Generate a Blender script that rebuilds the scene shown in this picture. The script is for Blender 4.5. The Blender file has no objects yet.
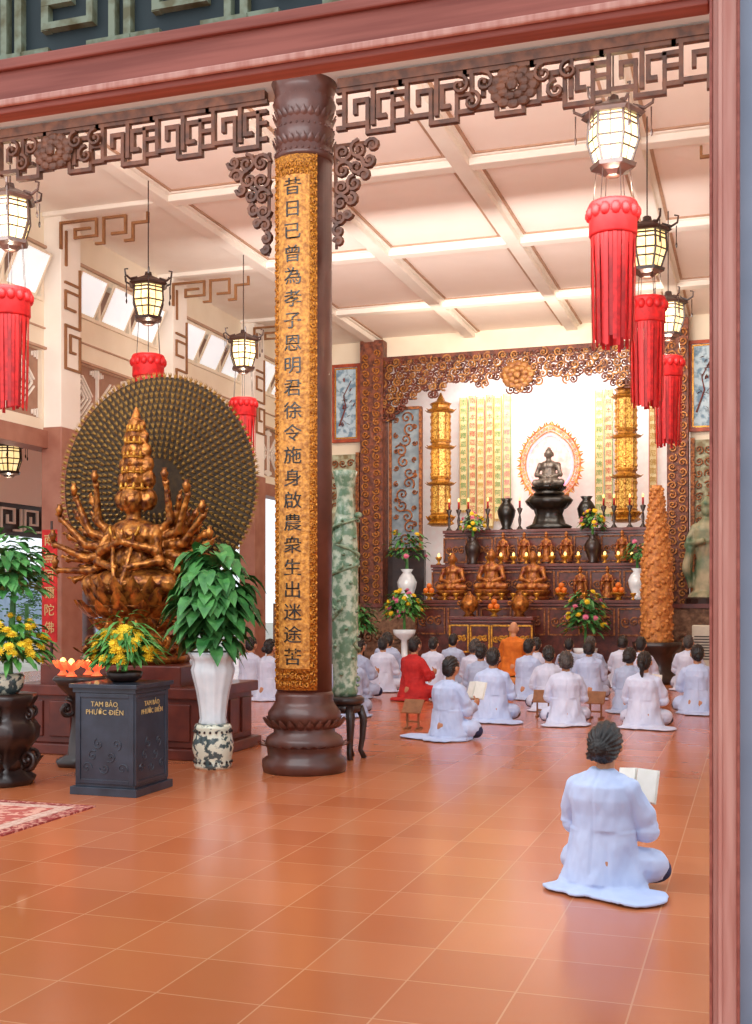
import bpy, bmesh, math, random
from mathutils import Vector, Matrix, noise
R=random.Random(11)
pi=math.pi; sin=math.sin; cos=math.cos
sc=bpy.context.scene
COL=sc.collection
try:
    sc.view_settings.view_transform='Standard'
except Exception: pass
# ---------------------------------------------------------------- materials
def lin(h):
    h=h.lstrip('#'); o=[]
    for i in (0,2,4):
        c=int(h[i:i+2],16)/255
        o.append(c/12.92 if c<=.04045 else ((c+.055)/1.055)**2.4)
    return (*o,1)
MATS={}
def M(name,c,c2=None,rough=.5,metal=0,scale=8,bump=0,emit=0,coat=0,detail=3,lo=.35,hi=.65,stretch=None,ecol=None):
    if name in MATS: return MATS[name]
    m=bpy.data.materials.new(name); m.use_nodes=True
    nt=m.node_tree; b=nt.nodes['Principled BSDF']
    b.inputs['Roughness'].default_value=rough; b.inputs['Metallic'].default_value=metal
    b.inputs['Coat Weight'].default_value=coat
    tc=nt.nodes.new('ShaderNodeTexCoord'); mp=nt.nodes.new('ShaderNodeMapping')
    nt.links.new(tc.outputs['Object'],mp.inputs[0])
    if stretch: mp.inputs['Scale'].default_value=stretch
    nz=nt.nodes.new('ShaderNodeTexNoise'); nz.inputs['Scale'].default_value=scale; nz.inputs['Detail'].default_value=detail
    nt.links.new(mp.outputs[0],nz.inputs['Vector'])
    rp=nt.nodes.new('ShaderNodeValToRGB'); rp.color_ramp.elements[0].position=lo; rp.color_ramp.elements[1].position=hi
    rp.color_ramp.elements[0].color=lin(c)
    if c2 is None:
        l=lin(c); rp.color_ramp.elements[1].color=(l[0]*.9,l[1]*.9,l[2]*.9,1)
    else: rp.color_ramp.elements[1].color=lin(c2)
    nt.links.new(nz.outputs['Fac'],rp.inputs[0]); nt.links.new(rp.outputs[0],b.inputs['Base Color'])
    if emit:
        if ecol: b.inputs['Emission Color'].default_value=lin(ecol)
        else: nt.links.new(rp.outputs[0],b.inputs['Emission Color'])
        b.inputs['Emission Strength'].default_value=emit
    if bump:
        bp=nt.nodes.new('ShaderNodeBump'); bp.inputs['Strength'].default_value=bump; bp.inputs['Distance'].default_value=.02
        nt.links.new(nz.outputs['Fac'],bp.inputs['Height']); nt.links.new(bp.outputs[0],b.inputs['Normal'])
    MATS[name]=m; return m
def tile_mat():
    m=bpy.data.materials.new('terracotta_tile'); m.use_nodes=True; nt=m.node_tree; b=nt.nodes['Principled BSDF']
    tc=nt.nodes.new('ShaderNodeTexCoord'); br=nt.nodes.new('ShaderNodeTexBrick')
    br.offset=0; br.squash=1
    br.inputs['Scale'].default_value=1; br.inputs['Brick Width'].default_value=.42; br.inputs['Row Height'].default_value=.42
    br.inputs['Mortar Size'].default_value=.004; br.inputs['Mortar Smooth'].default_value=.3
    br.inputs['Color1'].default_value=lin('#cb774c'); br.inputs['Color2'].default_value=lin('#bb663d'); br.inputs['Mortar'].default_value=lin('#d3936c')
    nt.links.new(tc.outputs['Object'],br.inputs['Vector'])
    nz=nt.nodes.new('ShaderNodeTexNoise'); nz.inputs['Scale'].default_value=1.2; nz.inputs['Detail'].default_value=4
    nt.links.new(tc.outputs['Object'],nz.inputs['Vector'])
    mx=nt.nodes.new('ShaderNodeMix'); mx.data_type='RGBA'; mx.blend_type='MULTIPLY'; mx.inputs[0].default_value=.3
    nt.links.new(br.outputs['Color'],mx.inputs[6])
    rp=nt.nodes.new('ShaderNodeValToRGB'); rp.color_ramp.elements[0].color=(.8,.78,.78,1); rp.color_ramp.elements[1].color=(1.1,1.05,1,1)
    nt.links.new(nz.outputs['Fac'],rp.inputs[0]); nt.links.new(rp.outputs[0],mx.inputs[7])
    nt.links.new(mx.outputs[2],b.inputs['Base Color'])
    r2=nt.nodes.new('ShaderNodeMapRange'); r2.inputs[3].default_value=.16; r2.inputs[4].default_value=.26
    nt.links.new(nz.outputs['Fac'],r2.inputs[0]); nt.links.new(r2.outputs[0],b.inputs['Roughness'])
    bp=nt.nodes.new('ShaderNodeBump'); bp.inputs['Strength'].default_value=.08; bp.inputs['Distance'].default_value=.002; bp.invert=True
    nt.links.new(br.outputs['Fac'],bp.inputs['Height']); nt.links.new(bp.outputs[0],b.inputs['Normal'])
    b.inputs['Specular IOR Level'].default_value=.8
    return m
mTile=tile_mat()
mCream=M('cream_plaster','#f0e2cc','#eadac2',.7,scale=2)
mBeam=M('ivory_paint','#f4ebe0','#efe4d8',.6,scale=2)
mCoffer=M('peach_coffer','#fdeee4','#faeadf',.7,scale=1.5)
mTrim=M('brown_trim','#c09a80','#b48e74',.6)
mKey=M('brown_fretwork','#94643c','#845632',.6)
mLintel=M('red_lintel_wood','#b36456','#944a3e',.5,scale=5,stretch=(.3,6,6),detail=5)
mPink=M('pink_wood_and_highlight','#e4aa9c','#d08a7c',.5,scale=6,stretch=(6,6,.4),detail=5)  # jamb paint, and the painted highlight along the lintel
mRedwood=M('red_brown_wood','#6d2a1a','#541c12',.4,scale=6,detail=5,coat=.2)
mSalmon=M('salmon_brown_paint','#a87460','#965f4c',.5,scale=3)
mDark=M('dark_wood','#38211a','#251410',.4,scale=8,coat=.2)
mCol=M('column_lacquer','#62362a','#4a241a',.38,scale=4,coat=.15)
mGrey=M('grey_blue_plaster','#9fb0c6','#8d9fb6',.7,scale=3)
mTeal=M('teal_grey_panel','#2e3d42','#26343a',.6,scale=5)
mTealK=M('verdigris_fretwork','#8f9a84','#6d6a4c',.55,scale=14,lo=.42,hi=.6)
mFrieze=M('carved_brown_frieze','#704028','#4a2818',.5,scale=10)
mGold=M('gold_leaf','#e0a23a','#a6661c',.35,.5,scale=30,bump=.4)
mGoldB=M('gold_board','#e8962e','#8a4a14',.4,.25,scale=60,bump=1,detail=6)
mGoldS=M('gilded_bronze','#c47a32','#5a2a12',.3,.6,scale=14,bump=.3)
mBronze=M('old_gold_bronze','#b8924e','#8a6430',.42,.4,scale=20,bump=.2)
mBronzeD=M('dark_bronze_ground','#4a3418','#332210',.6,.2,scale=20)
mBlack=M('black_lacquer','#1d1712','#120e0c',.3)
mRed=M('red_silk','#dc1c1e','#b00f14',.55,scale=14,emit=.1)  # faint glow added to the silk colour
mRed2=M('deep_red_and_strand_shade','#b51216','#8e0c10',.55,scale=10,emit=.05)  # candle red; on streamers it stands in for shade between strands
mGlow=M('lantern_glass','#ffe9b0','#ffd98c',.4,emit=1.05)
mPane=M('frosted_pane_glow','#eef3f8','#dfe8f0',.3,emit=.5)  # daylight through the panes is put in as glow
mWhite=M('white_porcelain','#eef0f2','#e2e6ea',.15,coat=.5)
mBlueW=M('blue_white_ceramic','#e8e4cc','#4c5a5a',.2,scale=16,lo=.5,hi=.56,coat=.5)
mGreenC=M('green_dragon_ceramic','#c6cdb2','#6f8c6c',.35,scale=16,lo=.4,hi=.56,coat=.2,bump=.6)
mLeaf=M('green_leaf','#5c9a44','#37702e',.45,scale=9)
mLeafD=M('dark_green_leaf','#539248','#2c6630',.45,scale=9)
mYel=M('yellow_petal','#f8d832','#e6b818',.6,scale=20)
mPinkF=M('pink_petal','#e98aa8','#d8577c',.6,scale=20)
mStone=M('dark_plaque_stone','#333b48','#232833',.3,scale=6,detail=6,coat=.2)
mPlGold=M('gold_letter','#cfb276',None,.5,.1)
mCarpet=M('red_carpet','#b4554a','#d9a08c',.9,scale=14,lo=.5,hi=.55)
mCarpetB=M('carpet_border','#8e2f2c','#c98a78',.9,scale=30,lo=.5,hi=.56)
mSkin=M('skin','#c98d68','#b97c58',.55,scale=6)
mRobe=M('pale_blue_robe','#c6d2f0','#b8c6e8',.8,scale=5)
mRobe2=M('grey_blue_robe','#b4bed8','#a5b0cd',.8,scale=5)
mRobe3=M('lilac_white_robe','#d8dbee','#c8cde4',.8,scale=5)
mNavy=M('navy_cloth','#2b3157','#1e2343',.8)
mHair=M('black_hair','#2a1f1c','#120d0d',.4,scale=40,stretch=(1,1,.2),bump=.5)
mHairG=M('greying_hair','#5a4f4a','#2c2422',.5,scale=40,stretch=(1,1,.2),bump=.5)
mOrange=M('orange_robe','#e07a22','#c66215',.8)
mShirt=M('red_shirt','#cf2c2a','#ad1c1d',.8)
mPaper=M('paper','#f2efe6','#e6e2d6',.7)
mAltar=M('altar_red_wood','#6c2c1c','#47190e',.35,scale=12,coat=.3)
mRelief=M('carved_relief','#9a7458','#5f3f2c',.6,scale=12,bump=1,detail=6)
mReliefG=M('carved_gold_relief','#b06a34','#5a2814',.5,.2,scale=22,bump=1,detail=6)
mWhiteW=M('alcove_white_glow','#f8efee','#f3e7e6',.8,emit=.12)  # wall glows faintly to stand in for the lit alcove
mPanelB=M('slate_blue_panel','#8d9aa2','#6d7a84',.5,scale=6)
mTower=M('glowing_gilt_glass','#e6bc60','#94601c',.35,.2,scale=34,emit=.3,lo=.42,hi=.6)
mBann=M('banner_cream','#f0e0ae','#e2c98c',.7)
mPinkL=M('pink_led','#ffb4e0','#ffa0d6',.5,emit=1.3)
mHaloG=M('halo_gold_red','#eab260','#cc7048',.4,.2,scale=18,emit=.25,lo=.45,hi=.55)  # gilt rim colour carries its own faint glow
mOrW=M('orange_carved_wood','#e0944c','#a8602c',.55,scale=18,bump=1,detail=6)
mAC=M('beige_plastic','#d9d0bd',None,.5)
mPic=M('painting_blue','#b9cfdc','#6f8ea6',.6,scale=7,lo=.45,hi=.6)
mGround=M('outside_paving','#b9b4a8','#a09b90',.9,scale=2)
mBush=M('garden_green','#5f8a4a','#38602f',.8,scale=8)
mCyl=M('celadon_paint','#b4b89c','#7a6a48',.6,scale=8)
mFlame=M('lotus_lamp_glow','#ff8a4a','#ff5f3a',.4,emit=.8)
mCandle=M('lamp_flame','#ffd98a','#ffc060',.4,emit=2.0)
mLattice=M('lattice_ground','#a8806a','#9c745e',.7)
# ---------------------------------------------------------------- mesh builder
class MB:
    def __init__(s): s.v=[];s.f=[];s.m=[];s.mi=0;s.T=Matrix()
    def add(s,vs,fs):
        o=len(s.v)
        for p in vs: s.v.append(tuple(s.T@Vector(p)))
        for f in fs: s.f.append(tuple(i+o for i in f)); s.m.append(s.mi)
    def box(s,c,d,rz=0,ry=0,rx=0,tx=1,ty=1):
        x,y,z=d[0]/2,d[1]/2,d[2]/2
        q=[(-x,-y,-z),(x,-y,-z),(x,y,-z),(-x,y,-z),(-x*tx,-y*ty,z),(x*tx,-y*ty,z),(x*tx,y*ty,z),(-x*tx,y*ty,z)]
        if rz or ry or rx:
            m=Matrix.Rotation(rz,3,'Z')@Matrix.Rotation(ry,3,'Y')@Matrix.Rotation(rx,3,'X')
            q=[m@Vector(p) for p in q]
        q=[(p[0]+c[0],p[1]+c[1],p[2]+c[2]) for p in q]
        s.add(q,[(0,3,2,1),(4,5,6,7),(0,1,5,4),(1,2,6,5),(2,3,7,6),(3,0,4,7)])
    def bb(s,x0,x1,y0,y1,z0,z1): s.box(((x0+x1)/2,(y0+y1)/2,(z0+z1)/2),(x1-x0,y1-y0,z1-z0))
    def lathe(s,pr,n=24,c=(0,0,0),lob=0,amp=0,ph=0,sx=1,sy=1):
        vs=[];fs=[]
        for (r,z) in pr:
            for i in range(n):
                t=2*pi*i/n+ph; rr=r*(1+(amp*cos(lob*t) if lob else 0))
                vs.append((c[0]+rr*cos(t)*sx,c[1]+rr*sin(t)*sy,c[2]+z))
        k=len(pr)
        for j in range(k-1):
            for i in range(n):
                a=j*n+i;b=j*n+(i+1)%n
                fs.append((a,b,b+n,a+n))
        if pr[0][1]>pr[-1][1]: fs=[f[::-1] for f in fs]; fs.append(tuple(range(n))); fs.append(tuple((k-1)*n+i for i in range(n))[::-1])
        else: fs.append(tuple(range(n))[::-1]); fs.append(tuple((k-1)*n+i for i in range(n)))
        s.add(vs,fs)
    def ell(s,c,r,n=12,m=8,rot=None):
        if not hasattr(r,'__len__'): r=(r,r,r)
        vs=[(0,0,-r[2])];fs=[]
        for j in range(1,m):
            p=-pi/2+pi*j/m
            for i in range(n): vs.append((r[0]*cos(p)*cos(2*pi*i/n),r[1]*cos(p)*sin(2*pi*i/n),r[2]*sin(p)))
        vs.append((0,0,r[2]))
        for i in range(n): fs.append((0,1+(i+1)%n,1+i))
        for j in range(m-2):
            for i in range(n):
                a=1+j*n+i;b=1+j*n+(i+1)%n; fs.append((a,b,b+n,a+n))
        t=len(vs)-1;o=1+(m-2)*n
        for i in range(n): fs.append((o+i,o+(i+1)%n,t))
        if rot is not None: vs=[rot@Vector(p) for p in vs]
        s.add([(p[0]+c[0],p[1]+c[1],p[2]+c[2]) for p in vs],fs)
    def tube(s,path,rad,n=8,caps=True,flat=1):
        path=[Vector(p) for p in path]
        if not hasattr(rad,'__len__'): rad=[rad]*len(path)
        vs=[];fs=[]; up=None
        for k,p in enumerate(path):
            d=(path[min(k+1,len(path)-1)]-path[max(k-1,0)])
            if d.length<1e-9: d=Vector((0,0,1))
            d.normalize()
            if up is None:
                up=Vector((0,1,0)) if abs(d.y)<.8 else Vector((1,0,0))
            x=up-d*up.dot(d)
            if x.length<1e-6: x=Vector((0,0,1)).cross(d)
            x.normalize(); up=x; y=d.cross(x)
            for i in range(n):
                t=2*pi*i/n
                vs.append(p+x*(rad[k]*flat*cos(t))+y*(rad[k]*sin(t)))
        for j in range(len(path)-1):
            for i in range(n):
                a=j*n+i;b=j*n+(i+1)%n; fs.append((a,b,b+n,a+n))
        if caps:
            fs.append(tuple(range(n))[::-1]); o=(len(path)-1)*n; fs.append(tuple(o+i for i in range(n)))
        s.add(vs,fs)
    def caps(s,path,rad,n=12):
        s.tube(path,rad,n)
        for p,r in zip(path,rad if hasattr(rad,'__len__') else [rad]*len(path)): s.ell(p,r*.98,n,8)
    def curl(s,c,r,a0=0,turns=1.3,dr=1,w=.02,n=5,steps=14,flat=1.5,dep=0):
        p=[];q=[]
        for i in range(steps+1):
            t=i/steps; a=a0+dr*turns*2*pi*t; rr=r*(1-t*.86)
            p.append((c[0]+rr*cos(a),c[1]+dep*t,c[2]+rr*sin(a))); q.append(w*(1-.35*t))
        s.tube(p,q,n,flat=flat)
        s.ell((p[-1][0],c[1],p[-1][2]),(w*1.3,w*1.4,w*1.3),6,4)
    def leaf(s,b,d,L,W,droop=.4,seg=3):
        b=Vector(b);d=Vector(d).normalized(); side=d.cross(Vector((0,0,1)))
        if side.length<.05: side=Vector((1,0,0))
        side.normalize(); vs=[];fs=[]
        for i in range(seg+1):
            t=i/seg; w=W*(sin(pi*min(1,t*.82+.14))**.8)*.5
            if i==seg: w=.001
            p=b+d*L*t+Vector((0,0,-droop*L*t*t))
            vs+= [p-side*w+Vector((0,0,w*.35)),p,p+side*w+Vector((0,0,w*.35))]
        for i in range(seg):
            a=i*3; fs+=[(a,a+1,a+4,a+3),(a+1,a+2,a+5,a+4)]
        s.add(vs,fs)
    def petals(s,r,z,n,L,W,up=.6,c=(0,0,0),ph=0,th=.012,inn=False):
        for i in range(n):
            t=2*pi*i/n+ph; 
            rad=Vector((cos(t),sin(t),0)); tan=Vector((-sin(t),cos(t),0)); C=Vector(c)+Vector((0,0,z))
            prof=[(0,0),(.35,.1),(.7,.32),(1,.62)]
            ws=[.6,1,.8,.08]; vs=[]
            for (u,h),w in zip(prof,ws):
                p=C+rad*(r+L*u*(1-up*.6))+Vector((0,0,L*(h+u*up*.6)))
                vs+=[p-tan*W*w*.5,p+rad*th*2,p+tan*W*w*.5]
            fs=[]
            for k in range(3):
                a=k*3; fs+=[(a,a+3,a+4,a+1),(a+1,a+4,a+5,a+2)]
            s.add(vs,fs)
    def mesh(s,name,mats,smooth=False):
        me=bpy.data.meshes.new(name); me.from_pydata(s.v,[],s.f)
        for m in (mats if isinstance(mats,(list,tuple)) else [mats]): me.materials.append(m)
        if any(s.m): me.polygons.foreach_set('material_index',s.m)
        if smooth: me.polygons.foreach_set('use_smooth',[True]*len(me.polygons))
        me.update(); return me
def link(o): COL.objects.link(o); return o
def thing(name,label,cat,loc,rz=0,group=None,scale=1):
    e=bpy.data.objects.new(name,None); e.empty_display_size=.2; e.location=loc; e.rotation_euler=(0,0,rz); e.scale=(scale,)*3
    e['label']=label; e['category']=cat
    if group: e['group']=group
    return link(e)
def part(mb,name,par,mats,smooth=False,bevel=0,loc=None,rot=None,auto=False):
    me=mb.mesh(name,mats,smooth) if isinstance(mb,MB) else mb
    o=bpy.data.objects.new(name,me); o.parent=par
    if loc: o.location=loc
    if rot: o.rotation_euler=rot
    if bevel:
        b=o.modifiers.new('b','BEVEL'); b.width=bevel; b.segments=2; b.limit_method='ANGLE'
    return link(o)
def single(mb,name,label,cat,mats,loc=(0,0,0),rz=0,smooth=False,bevel=0,group=None):
    o=part(mb,name,None,mats,smooth,bevel,loc); o.rotation_euler=(0,0,rz)
    o['label']=label;o['category']=cat
    if group:o['group']=group
    return o
def struct(mb,name,mats,bevel=0,smooth=False):
    o=part(mb,name,None,mats,smooth,bevel); o['kind']='structure'; return o
def remesh(mb,vox,smooth=4,name='m',mats=None,fold=0,fs=10,pre=None):
    me=mb.mesh(name,[]) ; o=bpy.data.objects.new(name,me); COL.objects.link(o)
    r=o.modifiers.new('r','REMESH'); r.mode='VOXEL'; r.voxel_size=vox; r.use_smooth_shade=True
    if smooth:
        q=o.modifiers.new('s','SMOOTH'); q.factor=.5; q.iterations=smooth
    dg=bpy.context.evaluated_depsgraph_get(); dg.update()
    ne=bpy.data.meshes.new_from_object(o.evaluated_get(dg)); bpy.data.objects.remove(o)
    ne.materials.clear()
    for m in (mats if isinstance(mats,(list,tuple)) else [mats]): ne.materials.append(m)
    if fold:
        nn=[v.normal.copy() for v in ne.vertices]
        for v,n in zip(ne.vertices,nn):
            k=fold(v.co) if callable(fold) else fold*noise.noise(Vector((v.co.x*fs,v.co.y*fs,v.co.z*fs*.35)))
            v.co+=n*k
    ne.polygons.foreach_set('use_smooth',[True]*len(ne.polygons)); ne.name=name
    return ne
def text_mesh(s,size,ext=.003,align='CENTER'):
    cu=bpy.data.curves.new('t','FONT'); cu.body=s; cu.size=size; cu.extrude=ext; cu.align_x=align; cu.align_y='CENTER'; cu.resolution_u=2
    o=bpy.data.objects.new('t',cu); COL.objects.link(o)
    dg=bpy.context.evaluated_depsgraph_get(); dg.update()
    me=bpy.data.meshes.new_from_object(o.evaluated_get(dg)); 
    vs=[v.co.copy() for v in me.vertices]; fs=[tuple(p.vertices) for p in me.polygons]
    bpy.data.objects.remove(o); bpy.data.meshes.remove(me)
    return vs,fs
def fret(mb,lines,o,u,v,cell,w,dep):
    u=Vector(u);v=Vector(v);n=u.cross(v)
    old=mb.T
    mb.T=old@Matrix(((u.x,v.x,n.x,o[0]),(u.y,v.y,n.y,o[1]),(u.z,v.z,n.z,o[2]),(0,0,0,1)))
    q=0
    for L in lines:
        for (a,b),(c,d) in zip(L[:-1],L[1:]):
            q+=1; e=.0015*(q%5)
            x0,x1=sorted((a*cell,c*cell)); y0,y1=sorted((b*cell,d*cell))
            mb.box(((x0+x1)/2,(y0+y1)/2,0),(x1-x0+w-e,y1-y0+w-e,dep+e*1.5))
    mb.T=old
# ---------------------------------------------------------------- camera / world
cam=bpy.data.cameras.new('camera'); co=bpy.data.objects.new('camera',cam); link(co)
cam.lens=1150/1024*36; cam.sensor_width=36; cam.sensor_fit='AUTO'; cam.shift_y=88/1024
co.location=(0,0,1.45); co.rotation_euler=(pi/2,0,math.atan(379/1150)); sc.camera=co; cam.clip_end=200
w=bpy.data.worlds.new('world'); sc.world=w; w.use_nodes=True
bg=w.node_tree.nodes['Background']; bg.inputs[0].default_value=(.88,.94,1.0,1); bg.inputs[1].default_value=1.35
def area(loc,rot,sx,sy,pw,col):
    l=bpy.data.lights.new('unseen_fill','AREA'); l.shape='RECTANGLE'; l.size=sx; l.size_y=sy; l.energy=pw; l.color=col
    o=bpy.data.objects.new('unseen_fill',l); o.location=loc; o.rotation_euler=rot; link(o); return o
def point(loc,pw,col,r=.1):
    l=bpy.data.lights.new('bulb','POINT'); l.energy=pw; l.color=col; l.shadow_soft_size=r
    o=bpy.data.objects.new('bulb',l); o.location=loc; link(o)
WARM=(1,.82,.6)
area((-4.5,4.0,5.0),(math.radians(86),0,0),9,2.6,400,(.95,.97,1))  # unseen fill inside the doorway, standing in for front daylight
area((-4.2,9.45,5.2),(math.radians(92),0,0),8.5,1.0,310,(1,.96,.92))  # added fill hidden behind the front beam, brightens hall and ceiling
area((-4.2,15.6,5.4),(math.radians(92),0,0),7,.8,180,(1,.95,.9))  # added mid-hall fill facing the altar, no fitting modelled there
area((-4.0,23.45,6.0),(math.radians(70),0,0),4,.3,65,(1,.96,.94))  # unseen fill behind the altar frieze, brightens the alcove wall
area((-4.0,20.0,6.3),(math.radians(60),0,0),5,.3,160,(1,.9,.76))  # added warm fill aimed at the altar, back turned to the camera
# ---------------------------------------------------------------- room shell
b=MB(); b.bb(-14,3,-2,26,-.1,0); struct(b,'floor',mTile)
b=MB(); b.bb(-60,-14,-20,70,-.2,-.05); b.bb(3,30,-20,70,-.2,-.05); b.bb(-14,3,-20,-2,-.2,-.05); struct(b,'trim_1',mGround)
b=MB(); b.bb(-9.9,1.6,9.1,25,7.0,7.15); struct(b,'ceiling',mCoffer)
LX=[-7.7,-5.6,-3.5,-1.4,.7]; CY=[10.8,14.1,17.4,20.7,23.9]
k=2
for x in LX:
    b=MB(); b.bb(x-.11,x+.11,9.1,24.8,6.87,7.02); b.bb(x-.17,x+.17,9.1,24.8,6.96,7.02); struct(b,f'trim_{k}',mBeam,.015); k+=1
for y in CY:
    b=MB(); b.bb(-9.6,1.3,y-.11,y+.11,6.88,7.02); b.bb(-9.6,1.3,y-.17,y+.17,6.965,7.02); struct(b,f'trim_{k}',mBeam,.015); k+=1
b=MB(); ys=[9.2]+CY
for i in range(len(LX)-1):
    for j in range(len(ys)-1):
        x0,x1,y0,y1=LX[i]+.17,LX[i+1]-.17,ys[j]+.17,ys[j+1]-.17
        b.bb(x0,x1,y0,y0+.04,6.98,7.01);b.bb(x0,x1,y1-.04,y1,6.98,7.01);b.bb(x0,x0+.04,y0+.04,y1-.04,6.98,7.01);b.bb(x1-.04,x1,y0+.04,y1-.04,6.98,7.01)
struct(b,f'trim_{k}',mTrim); k+=1
b=MB(); b.bb(-9.7,-7.9,9.1,24.8,6.94,7.015); struct(b,f'trim_{k}',mBeam); k+=1
# left wall (upper) with window openings
b=MB(); X0,X1=-9.8,-9.6; WZ0,WZ1=5.68,6.38
b.bb(X0,X1,9.1,24.8,WZ1,7.05); b.bb(X0,X1,9.1,24.8,5.0,WZ0); b.bb(X0,X1,9.1,24.8,3.85,4.02)
for y in CY+[24.6]:
    b.bb(X0,X1,y-.1,min(y+.5,24.8),4.02,5.0); b.bb(X0,X1,y-.1,min(y+.5,24.8),WZ0,WZ1)
struct(b,'wall_left',mCream)
b=MB(); b.bb(X0-.05,X1+.08,9.1,24.8,3.6,3.849); struct(b,f'trim_{k}',mSalmon); k+=1
b=MB(); b.bb(X1-.01,X1+.03,9.1,24.8,5.3,5.32); b.bb(X1-.01,X1+.05,9.1,24.8,6.44,6.48); b.bb(X1-.01,X1+.05,9.1,24.8,5.005,5.04); struct(b,f'trim_{k}',mTrim); k+=1
wn=1
ZW=[9.1]+CY
for j in range(5):
    y0=ZW[j]+(.5 if j else .1); y1=ZW[j+1]-.1
    b=MB(); b.bb(X1-.12,X1-.07,y0,y1,4.02,5.0); b.mi=1
    n=max(2,round((y1-y0)/.86)); st=(y1-y0)/n
    for i in range(n):
        yy=y0+i*st; cy=yy+st/2
        b.box((X1-.045,yy+.015,4.51),(.05,.03,.96))
        for q in range(4):
            r=.1+.1*q; L=r*1.414
            for s1 in (-1,1):
                for s2 in (-1,1):
                    b.box((X1-.045-.001*q,cy+s1*r*.47,4.51+s2*r*.47),(.03,L*.93 if q<3 else L*.7,.024),rx=-s1*s2*pi/4)
        for s1 in (-1,1):
            for s2 in (-1,1):
                for q in range(3): b.box((X1-.044,cy+s1*(.4-.06*q),4.51+s2*.41),(.028,.016,.12-.03*q))
    struct(b,f'trim_{k}',[mLattice,mBeam]); k+=1
    b=MB(); n=max(2,round((y1-y0)/.85)); st=(y1-y0)/n
    b.bb(X0+.02,X1+.03,y0,y1,WZ0+.001,WZ0+.05);b.bb(X0+.02,X1+.03,y0,y1,WZ1-.05,WZ1-.001)
    for i in range(n+1): b.bb(X0+.01,X1+.01,y0+i*st-.03,y0+i*st+.03,WZ0+.05,WZ1-.05)
    b.mi=2; b.bb(X0+.02,X0+.04,y0,y1,WZ0+.05,WZ1-.05)
    b.mi=1
    for i in range(n): b.box((X1+.08,y0+(i+.5)*st,(WZ0+WZ1)/2),(.02,st-.2,.56),ry=math.radians(26))
    b.mi=0
    for i in range(n):
        for s in (-1,1): b.box((X1+.085,y0+(i+.5)*st+s*(st-.2)/2,(WZ0+WZ1)/2),(.03,.035,.6),ry=math.radians(26))
        for s in (-1,1): b.box((X1+.085+s*.13,y0+(i+.5)*st,(WZ0+WZ1)/2+s*.265),(.03,st-.24,.03),ry=math.radians(26))
    struct(b,f'window_{wn}',[mCream,mPane,mLattice]); wn+=1
keyL=[[(0,0),(0,3),(5,3),(5,1),(2,1),(2,2),(4,2)],[(6,0),(6,3),(9,3),(9,1),(7.2,1)],[(10,0),(10,2),(12,2),(12,3)],[(5,0),(6,0)],[(9,0),(10,0)]]
keyV=[[(0,0),(3,0),(3,4),(1,4),(1,2),(2,2)],[(0,5),(3,5),(3,9),(0,9),(0,7),(2,7)],[(0,10),(3,10),(3,12)],[(0,0),(0,5)],[(3,9),(3,10)]]
for side,xw in (('l',-9.6),('r',1.3)):
    for y in CY[:-1]+[24.3]:
        b=MB(); sg=1 if side=='l' else -1; PJ=.28 if sg>0 else .5
        xa,xb=sorted((xw-.01*sg,xw+sg*PJ)); b.bb(xa,xb,y-.05,y+.45,3.9,7.0)
        b.mi=1; b.bb(xa-.02,xb+.02,y-.07,y+.47,0,3.9); b.mi=0
        struct(b,f'trim_{k}',[mBeam,mSalmon],.01); k+=1
        if y<24:
            b=MB()
            fret(b,keyL,(xw+sg*(PJ+.02),y-.08,6.42),(sg,0,0),(0,0,1),.115,.036,.04)
            if side=='l':
                for zz in (4.75,): fret(b,keyV,(xw+sg*(PJ+.015),y+.04,zz),(0,1,0),(0,0,1),.122,.034,.03)
                b.bb(xw+PJ,xw+PJ+.03,y+.04,y+.075,6.2,6.7)
            struct(b,f'trim_{k}',mKey); k+=1
b=MB(); b.bb(1.3,1.5,9.1,24.8,0,7.05); struct(b,'wall_right',mCream)
b=MB(); b.bb(-9.8,1.5,24.6,24.8,0,7.05); struct(b,'wall_back',mWhiteW)
b=MB(); b.bb(-9.6,-7.9,23.2,23.4,0,7.0); b.bb(-1.2,1.3,23.2,23.4,0,7.0); b.bb(-7.9,-1.2,23.2,23.4,6.45,7.0); struct(b,f'trim_{k}',mCream); k+=1
b=MB(); b.bb(-10,1.5,9.0,9.3,5.82,7.3); b.bb(-10,1.5,8.9,8.999,5.82,5.95); struct(b,'wall_front',mBeam)
b=MB(); b.bb(-13.3,-9.85,9,25,4.5,4.6); struct(b,f'trim_{k}',mCoffer); k+=1
b=MB(); b.bb(-13.3,-13.1,9,25,3.25,4.5); struct(b,'wall_outer',mCoffer)
b=MB(); b.bb(-13.25,-13.15,9,25,2.65,3.25); b.mi=1
for i in range(22): fret(b,[[(0,0),(0,3),(3,3),(3,1),(1.4,1),(1.4,2)],[(3,0),(4.6,0),(4.6,3)]],(-13.1,9.2+i*.72,2.75),(0,1,0),(0,0,1),.13,.04,.04)
struct(b,f'trim_{k}',[mDark,mBeam]); k+=1
for y in (10,14.3,17.6,20.9,24):
    b=MB(); b.lathe([(.2,0),(.2,.2),(.15,.25),(.15,2.7)],16,(-13.2,y,0)); struct(b,f'trim_{k}',mCol,0,True); k+=1
b=MB(); b.bb(-24,-23.8,0,50,0,2.4); b.mi=1; b.bb(-24.05,-23.75,0,50,2.4,2.6); struct(b,'wall_garden',[mGrey,mCream])
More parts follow.
